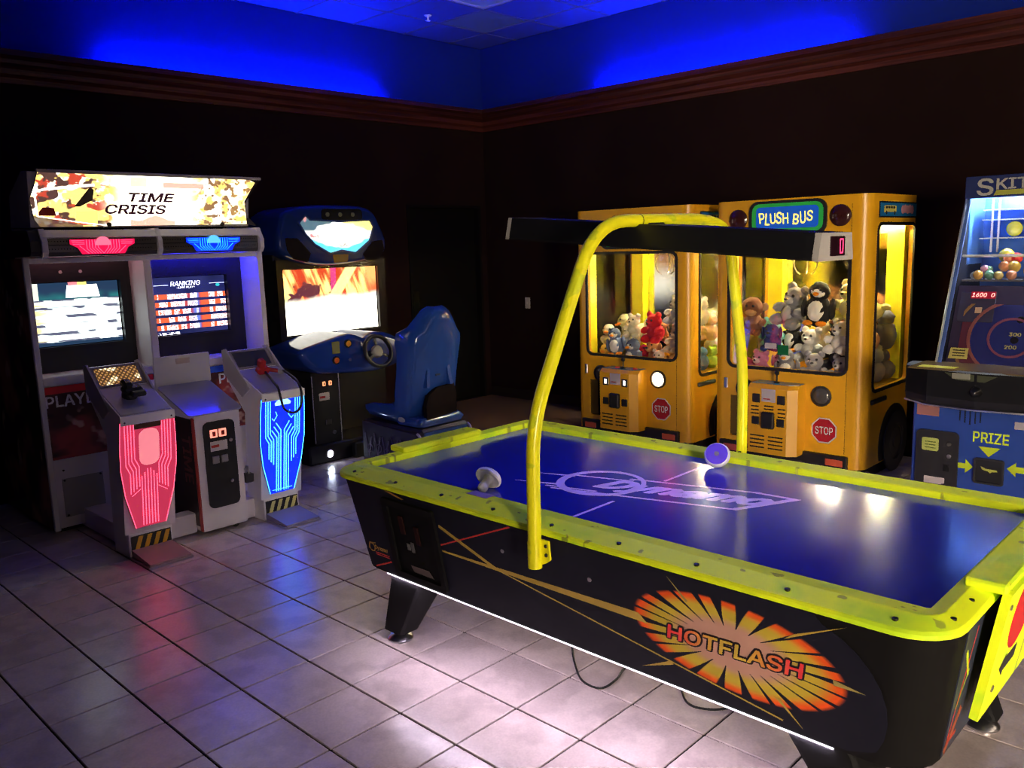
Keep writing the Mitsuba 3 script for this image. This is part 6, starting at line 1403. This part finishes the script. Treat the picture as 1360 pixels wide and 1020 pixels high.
put(bg, 'score_digits', [FPf(mv(text('1600', 0.026, 0.076, 0.002, shear=0.15), 2.416, 0.414, -0.0075)), FPf(mv(text('0', 0.026, 0.018, 0.002, shear=0.15), 2.486, 0.414, -0.0075))], 'matte', (0.4, 0.1, 0.1), smooth=False, emit=(2.6, 0.75, 0.60), label='lit red score 1600 0')
put(bg, 'notice', FPf(bx(2.405, 2.440, 0.305, 0.340, -0.012, -0.010)), 'matte', (0.46, 0.30, 0.20), smooth=False)
nt = put(bg, 'notice', FGl(ext(Polygon([(2.325, 0.030), (2.425, 0.030), (2.425, 0.095), (2.332, 0.095)]), 0.001, 0.002)), 'matte', (0.36, 0.30, 0.09), smooth=False, label='small yellow notice on the glass')
put(nt, 'print_line', [FGl(bx(2.345, 2.41, 0.045 + 0.016 * k, 0.052 + 0.016 * k, 0.002, 0.0024)) for k in range(3)], 'matte', (0.06, 0.05, 0.03), smooth=False)
# lower front
for u, z, t_ in ((2.605, 0.575, 'PRIZE'),):
    put(body, 'prize_lettering', FG(mv(text(t_, 0.060, 0.178, 0.0015), u, z, 0.0)), 'satin', (0.52, 0.62, 0.03), smooth=False, label='PRIZE in lime letters')
LIM = (0.44, 0.54, 0.02)
put(body, 'arrow', FG(ext(Polygon([(2.545, 0.523), (2.655, 0.523), (2.600, 0.468)]), 0.0, 0.0015)), 'satin', LIM, smooth=False)
put(body, 'arrow', FG(ext(Polygon([(2.435, 0.415), (2.485, 0.415), (2.485, 0.440), (2.525, 0.400), (2.485, 0.360), (2.485, 0.385), (2.435, 0.385)]), 0.0, 0.0015)), 'satin', LIM, smooth=False)
put(body, 'arrow', FG(ext(Polygon([(2.775, 0.435), (2.735, 0.435), (2.735, 0.458), (2.692, 0.418), (2.735, 0.378), (2.735, 0.402), (2.775, 0.402)]), 0.0, 0.0015)), 'satin', LIM, smooth=False)
pd = put(body, 'prize_slot', FG(ext(rr(2.530, 2.680, 0.315, 0.460, 0.015).difference(rr(2.540, 2.670, 0.325, 0.450, 0.012)), 0.0, 0.014)), 'satin', (0.02, 0.02, 0.022), label='prize opening')
put(pd, 'flap', FG(ext(rr(2.540, 2.670, 0.325, 0.450, 0.012), 0.0, 0.004)), 'gloss', (0.010, 0.010, 0.010), smooth=False)
put(pd, 'flap_print', FG(ext(Polygon([(2.565, 0.412), (2.59, 0.402), (2.645, 0.400), (2.648, 0.390), (2.622, 0.388), (2.612, 0.378), (2.600, 0.388), (2.57, 0.396)]), 0.004, 0.005)), 'satin', (0.36, 0.36, 0.06), smooth=False)
cdr = put(body, 'coin_door', FG(ext(rr(2.222, 2.448, 0.20, 0.585, 0.03), 0.0, 0.014)), 'satin', (0.016, 0.015, 0.017), label='black coin door')
put(cdr, 'green_card', FG(ext(rr(2.255, 2.345, 0.465, 0.540, 0.012), 0.014, 0.016)), 'satin', (0.36, 0.40, 0.10), smooth=False)
put(cdr, 'card_print', [FG(bx(2.272, 2.33, 0.480 + 0.017 * k, 0.486 + 0.017 * k, 0.016, 0.0164)) for k in range(3)], 'satin', (0.10, 0.13, 0.02), smooth=False)
put(cdr, 'button', disc(FG, 2.400, 0.515, 0.012, 0.014, 0.022, 14), 'metal', (0.25, 0.25, 0.2))
put(cdr, 'lock', disc(FG, 2.402, 0.445, 0.012, 0.014, 0.022, 14), 'metal', (0.6, 0.6, 0.6))
put(cdr, 'coin_slot', FG(bx(2.375, 2.405, 0.355, 0.395, 0.014, 0.016)), 'satin', (0.004, 0.004, 0.004), smooth=False)
put(cdr, 'notice', FG(bx(2.275, 2.385, 0.275, 0.315, 0.014, 0.0155)), 'matte', (0.44, 0.38, 0.38), smooth=False)
put(body, 'notice', FG(bx(2.215, 2.335, 0.665, 0.735, 0.0, 0.0015)), 'matte', (0.30, 0.13, 0.12), smooth=False)
put(body, 'notice', FG(bx(2.715, 2.79, 0.640, 0.680, 0.0, 0.0015)), 'matte', (0.36, 0.32, 0.34), smooth=False)
for j in range(5):
    put(body, 'vent', FG(bx(2.440 + 0.026 * j, 2.447 + 0.026 * j, 0.638 + 0.008 * abs(j - 2), 0.722, 0.0, 0.001)), 'satin', (0.006, 0.008, 0.02), smooth=False)

# prizes on the shelf and in the tray: each a thing
def ball(u, x, z, r, c, label, c2=None):
    k = thing('toy_ball', label, 'ball')
    put(k, 'shell', ell((x, -u, z + r), r, 3), 'gloss', c, smooth=True)
    th = np.linspace(0, 2 * np.pi, 40)
    put(k, 'seam', tube(np.column_stack([x + 0 * th, -u + (r + 0.0006) * np.cos(th), z + r + (r + 0.0006) * np.sin(th)]), 0.0015, 6, caps=False), 'gloss', c2 or tuple(0.7 * np.array(c)), smooth=True)
ball(2.505, gx1 + 0.10, 1.661, 0.042, (0.72, 0.66, 0.05), 'large yellow ball on the upper prize shelf')
ball(2.625, gx1 + 0.12, 1.661, 0.046, (0.03, 0.28, 0.10), 'green ball on the upper prize shelf', (0.5, 0.3, 0.2))
ball(2.500, gx1 - 0.01, 1.512, 0.040, (0.70, 0.60, 0.06), 'yellow ball half hidden behind the shelf edge')
for u, x, z, r, c, lb_ in ((2.360, 4.625, 1.418, 0.022, (0.62, 0.62, 0.60), 'small white ball at the left of the prize tray'), (2.385, 4.60, 1.418, 0.026, (0.62, 0.34, 0.05), 'orange toy ball at the front left of the tray'), (2.405, 4.655, 1.450, 0.024, (0.55, 0.26, 0.32), 'pink toy ball on the pile at the left of the tray'), (2.440, 4.615, 1.418, 0.026, (0.10, 0.24, 0.14), 'dark green toy ball in the prize tray'), (2.425, 4.66, 1.452, 0.020, (0.20, 0.36, 0.24), 'pale green toy ball above the dark green one'),
                           (2.490, 4.61, 1.418, 0.024, (0.55, 0.42, 0.12), 'ochre toy ball in the prize tray'), (2.510, 4.645, 1.462, 0.030, (0.70, 0.25, 0.06), 'orange ball in the stacked group'), (2.560, 4.640, 1.458, 0.032, (0.62, 0.40, 0.05), 'amber ball in the stacked group'), (2.555, 4.61, 1.418, 0.026, (0.66, 0.28, 0.12), 'salmon ball at the front of the stacked group'), (2.520, 4.665, 1.510, 0.026, (0.72, 0.24, 0.10), 'orange-red ball at the top of the stacked group'), (2.565, 4.665, 1.510, 0.028, (0.62, 0.03, 0.03), 'red ball at the top of the stacked group'), (2.650, 4.63, 1.425, 0.040, (0.50, 0.38, 0.12), 'brown-gold ball at the right of the tray')):
    ball(u, x, z, r, c, lb_)
